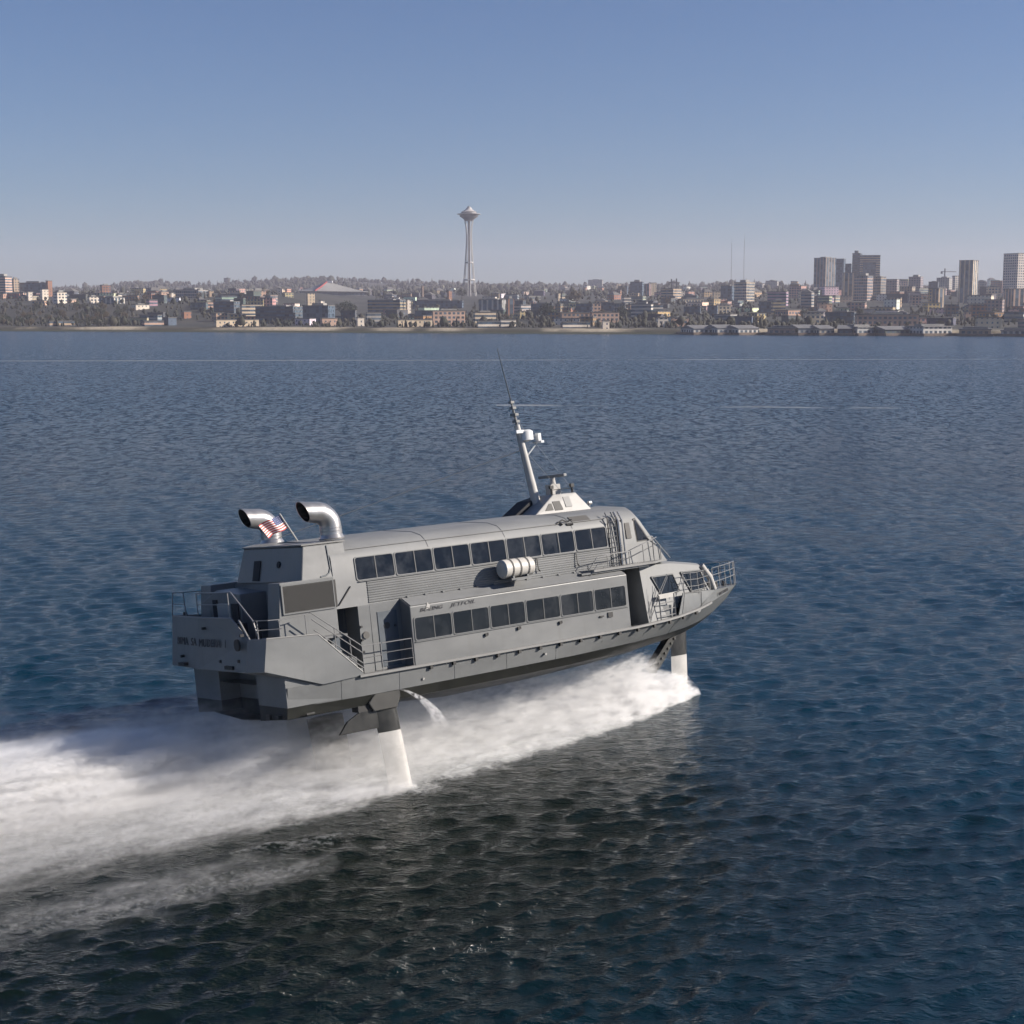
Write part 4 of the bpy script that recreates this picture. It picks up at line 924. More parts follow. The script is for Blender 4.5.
WH = (.80, .77, .72); CR = (.68, .60, .48); TAN = (.45, .36, .27); BR = (.30, .16, .11); GY = (.34, .34, .34); DK = (.07, .085, .11); BL = (.07, .11, .18); PK = (.52, .38, .32); LG = (.55, .55, .54); DB = (.18, .14, .12)
B = [
 # left shore and hill, about 250 to 900 m inland
 (-4, 6.5, 13, 276.5, 'tall apartment tower with striped balconies at the left edge', PK, 'band', 720, 3),
 (13, 15, 20, 279, 'brown apartment block just right of the striped balcony tower', TAN, 'grid', 820, 2),
 (20, 47, 48, 283, 'wide dark slab block behind the striped balcony tower', BL, 'curtain', 840, 2),
 (47, 49, 53, 281, 'narrow red brick tower at the end of the wide dark slab block', BR, 'plain', 800, 0),
 (28, 29, 33, 292, 'small white box house above the left trees, nearer the balcony tower', WH, 'plain', 560, 0),
 (41, 43, 49, 289.5, 'larger white box house below the red brick tower', WH, 'plain', 600, 0),
 (54, 58, 67, 292.5, 'slim white apartment tower standing in the left trees', WH, 'grid', 420, 2),
 (88, 90, 99, 297, 'white stepped apartment block left of the blue finned block', WH, 'grid', 420, 1.5),
 (100, 114.5, 125, 298, 'white block with blue finned front above the left shore', LG, 'fins', 380, 1.5),
 (101, 103, 111, 285.5, 'brown brick tower behind the blue finned block', BR, 'grid', 900, 2),
 (116, 119, 127, 294, 'white flat-roofed building right behind the blue finned block', WH, 'band', 620, 1),
 (48, 49, 73, 321.5, 'low tan shed on the left shore with a dark row of windows', TAN, 'band', 22, 0),
 # 125 - 255
 (132, 136, 149, 305, 'white warehouse left of the brick tower with a white side', WH, 'plain', 300, 1),
 (159, 162, 169, 292, 'brick tower with a bright white side panel', PK, 'plain', 640, 2),
 (171, 172, 175, 293, 'thin white stair tower left of the long dark slab', WH, 'plain', 640, 0),
 (175, 199, 209, 290, 'long dark slab office with a grey windowless end', GY, 'curtain', 700, 2.5),
 (209, 210, 214, 291, 'tan annex at the grey end of the long dark slab office', TAN, 'plain', 730, 0),
 (191, 206, 208, 303, 'dark green glass office below the long dark slab office', (.07, .12, .12), 'curtain', 300, 0),
 (206, 208, 215, 302, 'pale striped parking block right of the dark green glass office', PK, 'band', 310, 0),
 (214, 234, 240, 302, 'dark office with grey end right of the pale striped parking block', DK, 'band', 280, 1.5),
 (220, 251, 258, 294.5, 'broad dark block with tan end behind the beige parking deck', BL, 'curtain', 640, 2),
 (240, 242, 262, 305, 'beige open parking deck with strong stripes', CR, 'band', 180, 0),
 (214, 216, 258, 320, 'long low tan waterfront shed left of the arena', CR, 'plain', 20, 0),
 (141, 144, 163, 321.5, 'low brown waterfront shed nearest the white warehouse', PK, 'band', 40, 0),
 (163, 168, 176, 318, 'small blue shed left of the dark green glass office', BL, 'plain', 60, 0),
 (181, 184, 191, 312, 'small brick building below the thin white stair tower', BR, 'plain', 200, 0),
 (148, 163, 165, 313, 'dark low block between the white warehouse and the dark green office', DK, 'plain', 150, 0),
 # 250 - 380
 (250, 253, 266, 291, 'stepped tan apartment house left of the arena roof', PK, 'plain', 680, 3),
 (263, 264.5, 272, 298, 'small white grid-fronted block under the stepped tan house', WH, 'grid', 480, 0),
 (256, 293, 303, 307, 'dark wide block with cream striped end', DK, 'band', 150, 1),
 (303, 328, 335, 306, 'dark glass block with grey end right of the cream striped end', BL, 'curtain', 140, 2),
 (306, 308, 315, 293.5, 'cream box building in front of the arena roof', CR, 'plain', 600, 0),
 (319, 321, 324.5, 301, 'tiny white rooftop house beside the cream box building', WH, 'plain', 420, 0),
 (320, 322, 337, 318.5, 'low pinkish shed below the dark glass block', PK, 'plain', 60, 0),
 (356, 357.5, 364, 318, 'white box with a dark sign on the shore right of the dark glass block', WH, 'plain', 60, 0),
 (366, 367, 381, 313, 'blue grey ribbed warehouse right of the white box with a sign', GY, 'band', 160, 0),
 (341, 355, 357, 311, 'small dark block between the dark glass block and the ribbed warehouse', DK, 'plain', 200, 0),
 # 375 - 505
 (368, 400, 406, 300.5, 'long blue block with white floor lines and a bright yellow end', (.30, .26, .18), 'band', 460, 1),
 (406, 407.5, 411, 300, 'small white tower touching the yellow-ended block', WH, 'plain', 480, 0),
 (413, 462, 463.5, 301, 'long dark low block left of the observation tower', BL, 'curtain', 650, 1.5),
 (415, 432, 433, 311, 'blue hall left of the big beige terminal', BL, 'fins', 190, 0),
 (432, 433, 465, 311, 'big beige terminal with a window grid in front of the observation tower', PK, 'grid', 70, 1.2),
 (397, 398, 432, 320, 'low beige wing left of the big beige terminal', CR, 'plain', 40, 0),
 (421.5, 422.5, 424, 286, 'tall thin dark chimney behind the long dark low block', DB, 'plain', 1150, 0),
 (447, 449, 452, 291, 'brown church tower left of the observation tower', BR, 'plain', 950, 0),
 (473, 475, 496, 312.5, 'sand coloured block right of the big beige terminal', CR, 'band', 130, 1),
 (477, 478, 506, 321.5, 'long low white shed right of the big beige terminal', WH, 'band', 25, 0),
 (479, 502, 506, 300, 'blue finned office with white ribs right of the observation tower', LG, 'fins', 500, 1.2),
 (482, 495, 497, 297, 'small pale blue box above the blue finned office', LG, 'plain', 900, 0),
 # 500 - 630
 (506, 508, 514, 299, 'brown block with white roof boxes right of the blue finned office', BR, 'fins', 420, 2.5),
 (515, 523, 526, 301, 'dark block with pale end right of the brown block with white roof boxes', DK, 'fins', 500, 0),
 (531, 552, 553, 304, 'dark long low office left of the pair of cream towers', BL, 'curtain', 420, 1),
 (557.5, 558.5, 560.5, 293.5, 'slim cream tower, the taller of the hillside pair', CR, 'plain', 950, 0),
 (560.5, 562, 565, 297, 'stout cream tower, the shorter of the hillside pair', CR, 'plain', 930, 0),
 (500, 501, 516, 320, 'white striped low pier office at the centre shore', WH, 'band', 25, 0),
 (560, 562, 590, 313, 'long brick warehouse at the centre, the left one', (.34, .25, .21), 'grid', 150, 0),
 (590, 592, 619, 312.5, 'long brick warehouse at the centre, the right one', PK, 'grid', 150, 0),
 (576, 592, 592.5, 304, 'dark flat office behind the brick warehouses', DK, 'curtain', 400, 0),
 (592, 593, 601, 303.5, 'pink and white chequered block behind the brick warehouses', PK, 'grid', 410, 0),
 (601, 614, 614.5, 303, 'dark blue office right of the chequered block', BL, 'curtain', 430, 1),
 (614, 625, 625.5, 304, 'grey blue office left of the striped white office', GY, 'curtain', 380, 0),
 (602, 603, 609.5, 321, 'white cube on the shore below the brick warehouses', WH, 'plain', 15, 0),
 (562, 563, 590, 322.5, 'long white open shed at the centre shore', WH, 'band', 20, 0),
 (588, 602, 603, 280, 'grey hospital block on the skyline right of centre', GY, 'grid', 3000, 1.5),
 (622, 624, 631, 297, 'white house-like block left of the dark skyline tower pair', WH, 'band', 700, 0),
 # 625 - 755
 (630, 642, 643.5, 282, 'dark broad-shouldered apartment tower with a round top', BL, 'curtain', 1300, 3),
 (644, 649, 651, 284, 'brown apartment tower between dark and cream towers', BR, 'fins', 1350, 0),
 (650, 651, 656, 283, 'cream apartment tower left of the crane pair', CR, 'plain', 1400, 0),
 (622, 627, 628, 286, 'blue skyline block just left of the broad-shouldered tower', BL, 'plain', 1700, 0),
 (661, 673, 681, 289, 'unfinished looking tower with open floors under the cranes', TAN, 'band', 900, 0),
 (680, 681, 684.5, 291, 'white slab beside the open-floored tower', WH, 'plain', 980, 0),
 (680, 682, 703, 299, 'long cream hotel right of the open-floored tower', CR, 'grid', 800, 1),
 (631, 651, 653, 304.5, 'wide striped white office below the dark broad-shouldered tower', LG, 'band', 300, 2),
 (651, 652, 663, 305, 'pale wing right of the wide striped white office', LG, 'band', 340, 0),
 (712, 713.5, 720, 291.5, 'beige slab left of the twin dark towers', CR, 'plain', 950, 0),
 (720.5, 731.5, 734.5, 286, 'dark blue tower, the left and lower of the twin dark towers', BL, 'curtain', 900, 1),
 (734, 746, 754, 282.5, 'dark tower with cream side, the right of the twin dark towers', CR, 'curtain', 860, 3),
 (716, 718, 731, 305, 'cream gridded block below the twin dark towers', CR, 'grid', 420, 1),
 (708, 717, 718, 306, 'blue grey block left of the cream gridded block', BL, 'curtain', 400, 0),
 (684, 700, 701, 307, 'dark block below the long cream hotel', DK, 'curtain', 430, 0),
 (656, 658, 668, 318, 'white pier office with three dark doors', WH, 'grid', 60, 1),
 (734, 752, 753, 317, 'low blue hall on the shore below the twin dark towers', BL, 'plain', 90, 0),
 (671, 673, 690, 318, 'low white and brown sheds right of the white pier office', PK, 'grid', 70, 1),
 # downtown
 (755, 762, 764, 284, 'blue grey skyline block right of the twin dark towers', GY, 'grid', 2200, 0),
 (766, 776.5, 778, 281, 'grey skyline block with a flat crown left of downtown', GY, 'grid', 2300, 1.5),
 (792, 797.5, 799, 287, 'narrow dark block left of the downtown towers', DK, 'plain', 1200, 1),
 (759, 772, 773, 302, 'dark office left of the yellow gridded block', DK, 'curtain', 450, 0),
 (771, 773, 785, 301, 'yellow gridded block on the slope left of downtown', (.60, .50, .33), 'band', 420, 1.5),
 (798, 800, 809, 291, 'cream department store like block left of the first tall tower', CR, 'grid', 800, 2),
 (808, 809.5, 816, 294, 'white block touching the first tall tower', WH, 'plain', 780, 0),
 (813, 824.5, 834.5, 258, 'leftmost tall tower of downtown with a dark front', (.25, .21, .19), 'fins', 1100, 1.5),
 (835, 842.5, 844, 259, 'tall dark slab tower behind the leftmost tall tower', BL, 'curtain', 1250, 0),
 (843, 850, 851, 264, 'dark stepped tower shoulder between the tall slab and the arched tower', DK, 'curtain', 1300, 0),
 (851, 858.5, 859, 253.5, 'dark core of the unfinished tower with scaffold on top', DK, 'band', 1260, 4),
 (858.5, 859.5, 878, 255.5, 'tallest pale tower with a dark arch in its face', TAN, 'band', 1240, 0),
 (841, 842.5, 853, 273, 'tan stone tower in front of the tall slab towers', (.50, .42, .33), 'fins', 900, 0),
 (839, 841, 851.5, 296, 'tan lower block at the foot of the tan stone tower', (.48, .40, .32), 'plain', 820, 0),
 (853.5, 866.5, 872, 276, 'blue glass tower with a pale pink side below the arched tower', PK, 'curtain', 860, 3),
 (872, 880, 885, 277, 'dark tower with tan side right of the blue glass tower', TAN, 'curtain', 920, 1),
 (817, 819, 826, 303, 'tan twin block below the leftmost tall tower, the wider one', PK, 'plain', 420, 0),
 (825, 827, 832, 304, 'tan twin block below the leftmost tall tower, the narrower one', PK, 'plain', 430, 0),
 (803, 805, 823, 313, 'cream waterfront office left of the pier sheds', CR, 'grid', 100, 1),
 (826, 854, 856, 312.5, 'dark waterfront block left of the long pink gridded terminal', DK, 'curtain', 160, 1),
 (836, 838, 849, 308, 'pale green topped block above the dark waterfront block', (.42, .48, .36), 'plain', 330, 0),
 (855, 857, 917, 315, 'long pink terminal with a row of tall windows', PK, 'grid', 70, 1.5),
 (885, 896, 898, 279.5, 'brown grey block right of the dark tower with tan side', (.28, .25, .27), 'grid', 1100, 0),
 (898, 900, 907, 281, 'pinkish skyline block left of the mast-topped block', PK, 'grid', 1700, 0),
 (908, 919.5, 922, 277, 'purplish block with a mast on its roof', (.26, .23, .27), 'grid', 1300, 3),
 (909, 911, 920, 296, 'small cream block below the mast-topped block', PK, 'grid', 700, 0),
 (887, 907, 909, 294, 'dark lower block right of the dark tower with tan side', DK, 'plain', 800, 0),
 (932, 938, 944.5, 289, 'twin-finned slim tower with tan and dark stripes', TAN, 'fins', 620, 1),
 (928, 937, 938, 282, 'dark block behind the slim striped tower', DK, 'grid', 1200, 1),
 (936, 948, 951, 278, 'grey block under the downtown crane', GY, 'grid', 1500, 2),
 (951, 954, 958, 276, 'lilac slab behind the black tower', LG, 'grid', 1600, 0),
 (958, 971.5, 976.5, 260.5, 'black tower with cream side on the right', CR, 'fins', 800, 0),
 (976, 978, 984, 281, 'grey skyline block right of the black tower', GY, 'grid', 1500, 1),
 (979, 985.5, 986, 287, 'dark block right of the black tower', DK, 'plain', 900, 0),
 (985.5, 987, 998, 287, 'cream block right of the black tower', CR, 'grid', 850, 1.5),
 (975, 976.5, 984, 297.5, 'small white block at the foot of the black tower', WH, 'plain', 700, 0),
 (990, 1001, 1003, 281, 'brown skyline block left of the tall pale tower', BR, 'grid', 1500, 1),
 (1002, 1016, 1030, 253.5, 'tall pale gridded tower at the right edge', (.60, .58, .58), 'grid', 1000, 0),
 (1004, 1013, 1028, 289, 'brown and beige block in front of the tall pale tower', PK, 'fins', 560, 0),
 (952, 954, 960, 314, 'small cream cube on the waterfront below the slim striped tower', CR, 'plain', 150, 0),
 (964, 966, 971, 312, 'small pink cube on the waterfront below the black tower', PK, 'plain', 200, 0),
 (969, 971, 986, 305, 'red brown warehouse below the small white block', BR, 'grid', 330, 0),
 (976, 978, 1000, 318, 'low cream waterfront hall below the red brown warehouse', CR, 'plain', 60, 0),
 (944, 946, 958, 305, 'dark brick warehouse below the slim striped tower', DB, 'grid', 330, 0),
 (985, 1002, 1004, 300, 'lilac brown office below the cream block', (.30, .24, .24), 'grid', 460, 0),
]
for r in B:
    x0, xm, x1, yt, lab, c, mode, dt, ph = r
    bld(x0, xm, x1, yt, lab, c, mode, dt=dt, ph=ph)

# pier sheds on the right-hand waterfront: one ground-hugging shed each, in a row
rnd0 = random.Random(3)
def shed(px0, px1, ytop, label, col, dt=-16, group=None, h=None, name='pier_shed'):
    D = shore_D(px0) + dt; phi = math.atan((px0 - 512) / F_PX)
    W = (px1 - px0) * D / F_PX; top = z_px(ytop, D)
    X, Y = at_px(px0, D)
    root = empty(name, (X, Y, 0), rnd0.choice([R(14), R(20), R(26), -.31])); tag(root, label, 'pier shed', group)
    dk = MB(); dk.box((-2, -4, -1), (W + 2, 26, 1.8)); dk.build('deck', M_deck, root)
    w = MB(); w.box((0, 0, 1.8), (W, 22, top - 1.2)); wo = w.build('wall', FM['grid'], root); wo.color = (*[q * .65 for q in col], 1)
    if int(px0) % 3 == 0:      # some sheds have flat roofs with a raised skylight
        rf = MB(); rf.box((-.6, -.8, top - 1.2), (W + .6, 22.8, top - .4)); rf.box((W * .1, 6, top - .4), (W * .9, 15, top + 1.0)); rf.build('roof', M_shedroof, root); return
    rf = MB(); rf.add([(-.6, -.8, top - 1.2), (W + .6, -.8, top - 1.2), (W + .6, 22.8, top - 1.2), (-.6, 22.8, top - 1.2), (-.6, 11, top + 1.4), (W + .6, 11, top + 1.4)],
                      [(0, 1, 5, 4), (3, 4, 5, 2), (0, 4, 3), (1, 2, 5), (0, 3, 2, 1)])
    rf.build('roof', M_shedroof, root)
M_deck = simple('pier_deck', (.16, .12, .09), .9, var=.3, scale=.3)
M_shedroof = simple('shed_roof', (.17, .165, .16), .6, var=.2, scale=.2)
for p in [(694, 716, 327, 'low white pier shed right of the centre shore, leftmost of its row', WH), (718, 738, 326.5, 'bright white pier shed below the twin dark towers', WH), (739, 764, 327, 'pale pier shed right of the bright white one', WH),
          (768, 795, 327, 'weathered pink pier shed below the yellow gridded block', PK), (799, 818, 326.5, 'grey roofed pier shed with a blue front', LG), (820, 836, 327, 'cream pier shed left of the long pink terminal', CR),
          (838, 852, 327, 'dark pier shed beside the cream one', DK), (858, 882, 326, 'pale pier shed in front of the long pink terminal', LG), (886, 918, 328, 'wide dark green pier shed below the pink terminal', (.12, .16, .15)),
          (924, 958, 325.5, 'big white pier shed on the right waterfront', WH), (960, 990, 328, 'brown pier shed right of the big white pier shed', TAN), (1002, 1030, 329.5, 'bright white pier shed at the right edge', WH)]:
    shed(*p)

# small buildings scattered between the named ones
rnd = random.Random(11)
kinds = [('small_house', 'small white box among the lower roofs of the slope', WH, 'plain', 'small white buildings between the big ones'),
         ('small_house', 'small tan flat-roofed building on the slope', TAN, 'grid', 'small tan buildings between the big ones'),
         ('small_house', 'small dark flat-roofed building on the slope', DK, 'plain', 'small dark buildings between the big ones'),
         ('small_house', 'small brick building on the slope', BR, 'grid', 'small brick buildings between the big ones'),
         ('small_house', 'small grey building on the slope', GY, 'band', 'small grey buildings between the big ones')]
for i in range(420):
    px = rnd.uniform(-10, 1034)
    far = rnd.random()
    dt = rnd.uniform(60, 1250) if far < .72 else rnd.uniform(1250, 2900)
    if px < 130 and dt < 330: continue
    if (284 < px < 376 and 280 < dt < 1500) or (445 < px < 486 and dt < 1400): continue
    D = shore_D(px) + dt; g = ground(px, D)
    h = rnd.uniform(4, 9) if dt < 1400 else rnd.uniform(6, 12)
    if px > 760 and dt > 500: h *= rnd.uniform(1.1, 2.5)
    yt = y_px(g + h, D)
    w = rnd.uniform(8, 26) * F_PX / D * (1 if px < 760 else 1.1); fr = rnd.choice([.3, .5, .7, .8, .9])
    k = rnd.choices(kinds, [1.5, 2.2, 1.7, 1.4, 1.2])[0]
    c = tuple(min(.85, x * rnd.uniform(.75, 1.2)) for x in k[2])
    bld(px, px + w * fr, px + w, yt, k[1], c, k[3], D=D, cat='house', name=k[0], group=k[4], hipped=(rnd.random() < .3 and w < 14), ph=0, parts=True)

# arena with its four-sided sweeping roof
def arena():
    D = 2560; g = ground(330, D); s = D / F_PX
    X, Y = at_px(329, D)
    root = empty('arena', (X, Y, g), 0); tag(root, 'wide arena with a pale pyramid roof and a red ridge', 'arena')
    top = z_px(281.5, D) - g; 
    apex = (-4 * s, 40, top); L = (-37 * s, 55, 7.5); Rr = (39 * s, 35, 6); Fr = (-13 * s, -8, top * .30); Bk = (10 * s, 100, 10)
    def face(a, b, c, n=8):     # sagging saddle panel between two eaves corners and the apex
        rings = []
        for i in range(n + 1):
            u = i / n; row = []
            for j in range(n + 1):
                w = j / n
                p = [(a[k] * (1 - u) + b[k] * u) * (1 - w) + c[k] * w for k in range(3)]
                p[2] -= 3.0 * math.sin(math.pi * w) * (1 - w)
                row.append(tuple(p))
            rings.append(row)
        return rings
    m = MB()
    for a, b in ((L, Fr), (Fr, Rr), (Rr, Bk), (Bk, L)): m.loft(face(a, b, apex), closed=False, caps=False)
    m.build('roof', simple('arena_roof', (.24, .235, .225), .6, var=.1, scale=.05), root, solid=.6)
    w = MB(); w.prism([(L[0] + 8, L[1], 0), (Fr[0], 0, 0), (Rr[0] - 8, Rr[1], 0), (Bk[0], 92, 0)], (0, 0, 8)); o = w.build('wall', FM['curtain'], root); o.color = (.2, .2, .22, 1)
    rg = MB(); rg.tube([(Fr[0], Fr[1], Fr[2] + .6), tuple((Fr[k] + apex[k]) / 2 - (1.0 if k == 2 else 0) + (.8 if k == 2 else 0) for k in range(3)), (apex[0], apex[1], apex[2] + .6)], 1.3, 6)
    rg.build('ridge', simple('red_ridge', (.28,.03,.03), .6), root)
    c = MB(); c.box((apex[0] - 1, apex[1] - 3, top - 1.5), (apex[0] + 9, apex[1] + 4, top + 2.0)); c.build('roof_cap', simple('white_cap', (.75, .74, .72), .6), root)
arena()

# observation tower
def tower():
    D = 2650; g = ground(469.3, D); X, Y = at_px(469.3, D)
    root = empty('observation_tower', (X, Y, g), R(12)); tag(root, 'tall white observation tower with a saucer top on three curved legs', 'tower')
    k_ = (z_px(214, D) - g) / 151.0; root.scale = (1, 1, k_)
    white = simple('tower_white', (.42, .40, .38), .5); grey = simple('tower_core', (.09, .085, .09), .7); mid = simple('saucer_shade', (.22, .21, .21), .6)
    prof = [(0, 13.5), (20, 11.0), (40, 8.9), (60, 7.2), (80, 5.8), (100, 4.7), (115, 4.6), (128, 5.6), (140, 8.0)]
    for k in range(3):
        m = MB()
        for off in (-1, 1):
            pts = []
            for z, r in prof:
                a = 2 * math.pi * k / 3 + R(20); sp_ = (1.0 + r * .10) * off
                pts.append((r * math.cos(a) - sp_ * math.sin(a), r * math.sin(a) + sp_ * math.cos(a), z))
            m.tube(pts, [.85 - z / 140 * .2 for z, _ in prof], 6)
        m.build('leg', white, root, smooth=40)
    c = MB(); n = 6
    c.lathe([(2.0, 0), (2.0, 142)], 6); c.build('core', grey, root)
    for z, r in ((30, 9.8), (62, 7.2)):
        p = MB(); p.lathe([(r, z - 1.3), (r + .6, z), (r, z + 1.3)], 18); p.build('platform', white, root)
    u = MB(); u.lathe([(6.5, 138), (9, 141), (15.5, 146), (16.5, 147.5), (15.5, 149.4)], 36); u.build('saucer_underside', mid, root, smooth=40)
    h = MB(); h.lathe([(14, 149.6), (20.5, 150.2), (20.8, 151.2), (13, 152.2)], 36); h.build('halo', white, root, smooth=40)
    d = MB(); d.lathe([(13.5, 152.4), (13.2, 154.6)], 30); d.build('deck_windows', mid, root)
    rf = MB(); rf.lathe([(14.2, 154.8), (9.5, 157), (5.8, 159.5), (4.4, 162.5)], 30); rf.build('roof', white, root, smooth=40)
    s = MB(); s.lathe([(3.2, 162.6), (2.6, 164.8)], 12); s.tube([(0, 0, 164.6), (0, 0, 168)], [.4, .1], 6); s.build('spire', mid, root)
tower()

M_steel = simple('dark_steel', (.10, .09, .09), .7)
def mast(px, dt, ytop, ybase, label):
    D = shore_D(px) + dt; X, Y = at_px(px, D); z0 = ground(px, D) - 1; z1 = z_px(ytop, D)
    root = empty('radio_mast', (X, Y, z0), .4); tag(root, label, 'radio mast')
    m = MB(); h = z1 - z0
    for k in range(3):
        a = 2 * math.pi * k / 3; m.tube([(1.3 * math.cos(a), 1.3 * math.sin(a), 0), (.35 * math.cos(a), .35 * math.sin(a), h)], .16, 4)
    for i in range(26):
        z = h * i / 26; r = 1.3 - .95 * i / 26; r2 = 1.3 - .95 * (i + 1) / 26
        for k in range(3):
            a = 2 * math.pi * k / 3; b_ = 2 * math.pi * (k + 1) / 3
            m.tube([(r * math.cos(a), r * math.sin(a), z), (r2 * math.cos(b_), r2 * math.sin(b_), h * (i + 1) / 26)], .09, 3)
    m.build('lattice', M_steel, root)
    a = MB(); a.tube([(0, 0, h), (0, 0, h + 14)], [.2, .06], 5); a.build('antenna', M_steel, root)
mast(730.5, 2700, 243, 283, 'thin lattice radio mast on the skyline, left of the two')
mast(743, 2700, 239, 283, 'thin lattice radio mast on the skyline, right of the two')

def crane(px, D, ytop, jib, label, zb=None):
    X, Y = at_px(px, D); z1 = z_px(ytop, D); z0 = ground(px, D) - 1
    root = empty('tower_crane', (X, Y, z0), 0); tag(root, label, 'crane'); h = z1 - z0
    m = MB(); m.box((-1, -1, 0), (1, 1, h)); m.build('tower', M_steel, root)
    j = MB(); j.tube([(-jib * .35, 0, h - 6), (jib, 0, h - 6)], .7, 4); j.build('jib', M_steel, root)
    c = MB(); c.box((-jib * .35, -1, h - 10), (-jib * .2, 1, h - 6.4)); c.build('counterweight', M_steel, root)
crane(943.3, 2900, 268.5, 22, 'dark tower crane above the downtown roofs at the right')
crane(671, 2400, 279, 14, 'small tower crane on the skyline, left of the crane pair')
crane(676, 2440, 278.5, -12, 'small tower crane on the skyline, right of the crane pair')
crane(853.5, 2560, 250.5, 12, 'tower crane on top of the unfinished arched tower')
# dark arch in the face of the pale tower is a recessed bay built as its own glass block
bld(861.5, 861.8, 874, 262.5, 'dark glass bay under the arch of the tallest pale tower', DK, 'curtain', dt=1225, ph=0)

# ------------------------------------------------------------------ trees
M_bark = simple('bark', (.07, .05, .035), .9, var=.2)
def leaf_mat(name, a, b_):
    m, t, b = nmat(name); b.inputs['Roughness'].default_value = .85
    tc = node(t, 'ShaderNodeTexCoord'); n = node(t, 'ShaderNodeTexNoise', i_Scale=.55, i_Detail=3.0); t.links.new(tc.outputs['Object'], n.inputs['Vector'])
    r = node(t, 'ShaderNodeMapRange', i_1=.35, i_2=.65); t.links.new(n.outputs[0], r.inputs[0])
    t.links.new(mix_c(t, r.outputs[0], a, b_), b.inputs['Base Color']); return m
LM = [leaf_mat('dark_green_leaves', (.008, .016, .008), (.028, .038, .015)), leaf_mat('autumn_leaves', (.045, .032, .015), (.10, .07, .03)), leaf_mat('olive_leaves', (.02, .024, .011), (.05, .05, .022))]
def crown_mb(rn, h, conifer):
    m = MB(); n = 260
    for i in range(n):
        if conifer:
            z = rn.random() ** 1.3; r = (1 - z) * h * .2 * rn.random() ** .5; c = (r * math.cos(i * 2.4), r * math.sin(i * 2.4), h * (.18 + .82 * z))
            s = h * .055
        else:
            while True:
                p = [rn.uniform(-1, 1) for _ in range(3)]
                d = sum(x * x for x in p) ** .5
                if .45 < d < 1: break
            lob = 1 + .25 * math.sin(p[0] * 5 + h) * math.cos(p[1] * 4 + 1.7 * h)
            c = (p[0] * h * .36 * lob, p[1] * h * .36 * lob, h * (.6 + .38 * p[2] * lob)); s = h * .06
        q = [Vector((rn.gauss(0, 1), rn.gauss(0, 1), rn.gauss(0, 1))).normalized() * s * rn.uniform(.6, 1.4) for _ in range(4)]
        cv = Vector(c); m.add([cv + x for x in q], [(0, 1, 2), (0, 2, 3), (0, 3, 1), (1, 3, 2)])
    return m
def make_tree(kind, conifer, mi, rn):
    h = 12.0
    root = empty(kind)
    t = MB(); t.tube([(0, 0, -1), (.1, 0, h * .3), (0, .1, h * (.9 if conifer else .6))], [.35, .25, .06], 6)
    for k in range(5): a = k * 1.3; t.tube([(0, 0, h * (.28 + .05 * k)), (h * .2 * math.cos(a), h * .2 * math.sin(a), h * (.45 + .06 * k))], [.14, .04], 4)
    t.build('trunk', M_bark, root); crown_mb(rn, h, conifer).build('crown', LM[mi], root)
    return root
rnt = random.Random(4)
protos = {}
specs = [('broadleaf_tree', False, 0, 'dark green round tree standing near the far shore', 'dark green trees near the far shore'),
         ('broadleaf_tree', False, 1, 'brownish autumn tree standing near the far shore', 'autumn trees near the far shore'),
         ('broadleaf_tree', False, 2, 'olive coloured tree standing near the far shore', 'olive trees near the far shore'),
         ('conifer_tree', True, 0, 'dark pointed conifer standing near the far shore', 'conifers near the far shore')]
def copy_tree(o, parent=None):
    c = o.copy(); COL.objects.link(c); c.parent = parent
    for ch in list(o.children): copy_tree(ch, c)
    return c
def put_tree(k, px, D, h):
    if k not in protos:
        o = make_tree(specs[k][0], specs[k][1], specs[k][2], rnt); protos[k] = o; tag(o, specs[k][3], 'tree', specs[k][4])
    else: o = copy_tree(protos[k])
    X, Y = at_px(px, D); o.location = (X, Y, float(land_z(X, Y)) - .3); s = h / 12
    o.scale = (s * rnt.uniform(.9, 1.35), s * rnt.uniform(.9, 1.35), s); o.rotation_euler = (0, 0, rnt.uniform(0, 6.28))
for i in range(90):
    px = rnt.uniform(-8, 136) ; dt = rnt.uniform(30, 330)
    put_tree(rnt.choices([0, 1, 2, 3], [3, 2, 3, 1])[0], px, shore_D(px) + dt, rnt.uniform(5, 9))
for i in range(110):
    px = rnt.uniform(130, 1034); dt = rnt.uniform(40, 900) if px < 700 else rnt.uniform(40, 450)
    put_tree(rnt.choices([0, 1, 2, 3], [3, 1.5, 2, .8])[0], px, shore_D(px) + dt, rnt.uniform(4.5, 9))
for px, D, h, k in ((342, 1620, 15, 0), (347, 1640, 17, 0), (352, 1650, 14, 0), (543, 1440, 16, 0), (548, 1445, 18, 0), (553, 1440, 13, 0), (622, 1430, 14, 0), (575, 2000, 20, 1), (571, 2010, 16, 2), (462, 2350, 17, 2), (486, 2400, 15, 2)):
    put_tree(k, px, D, h)

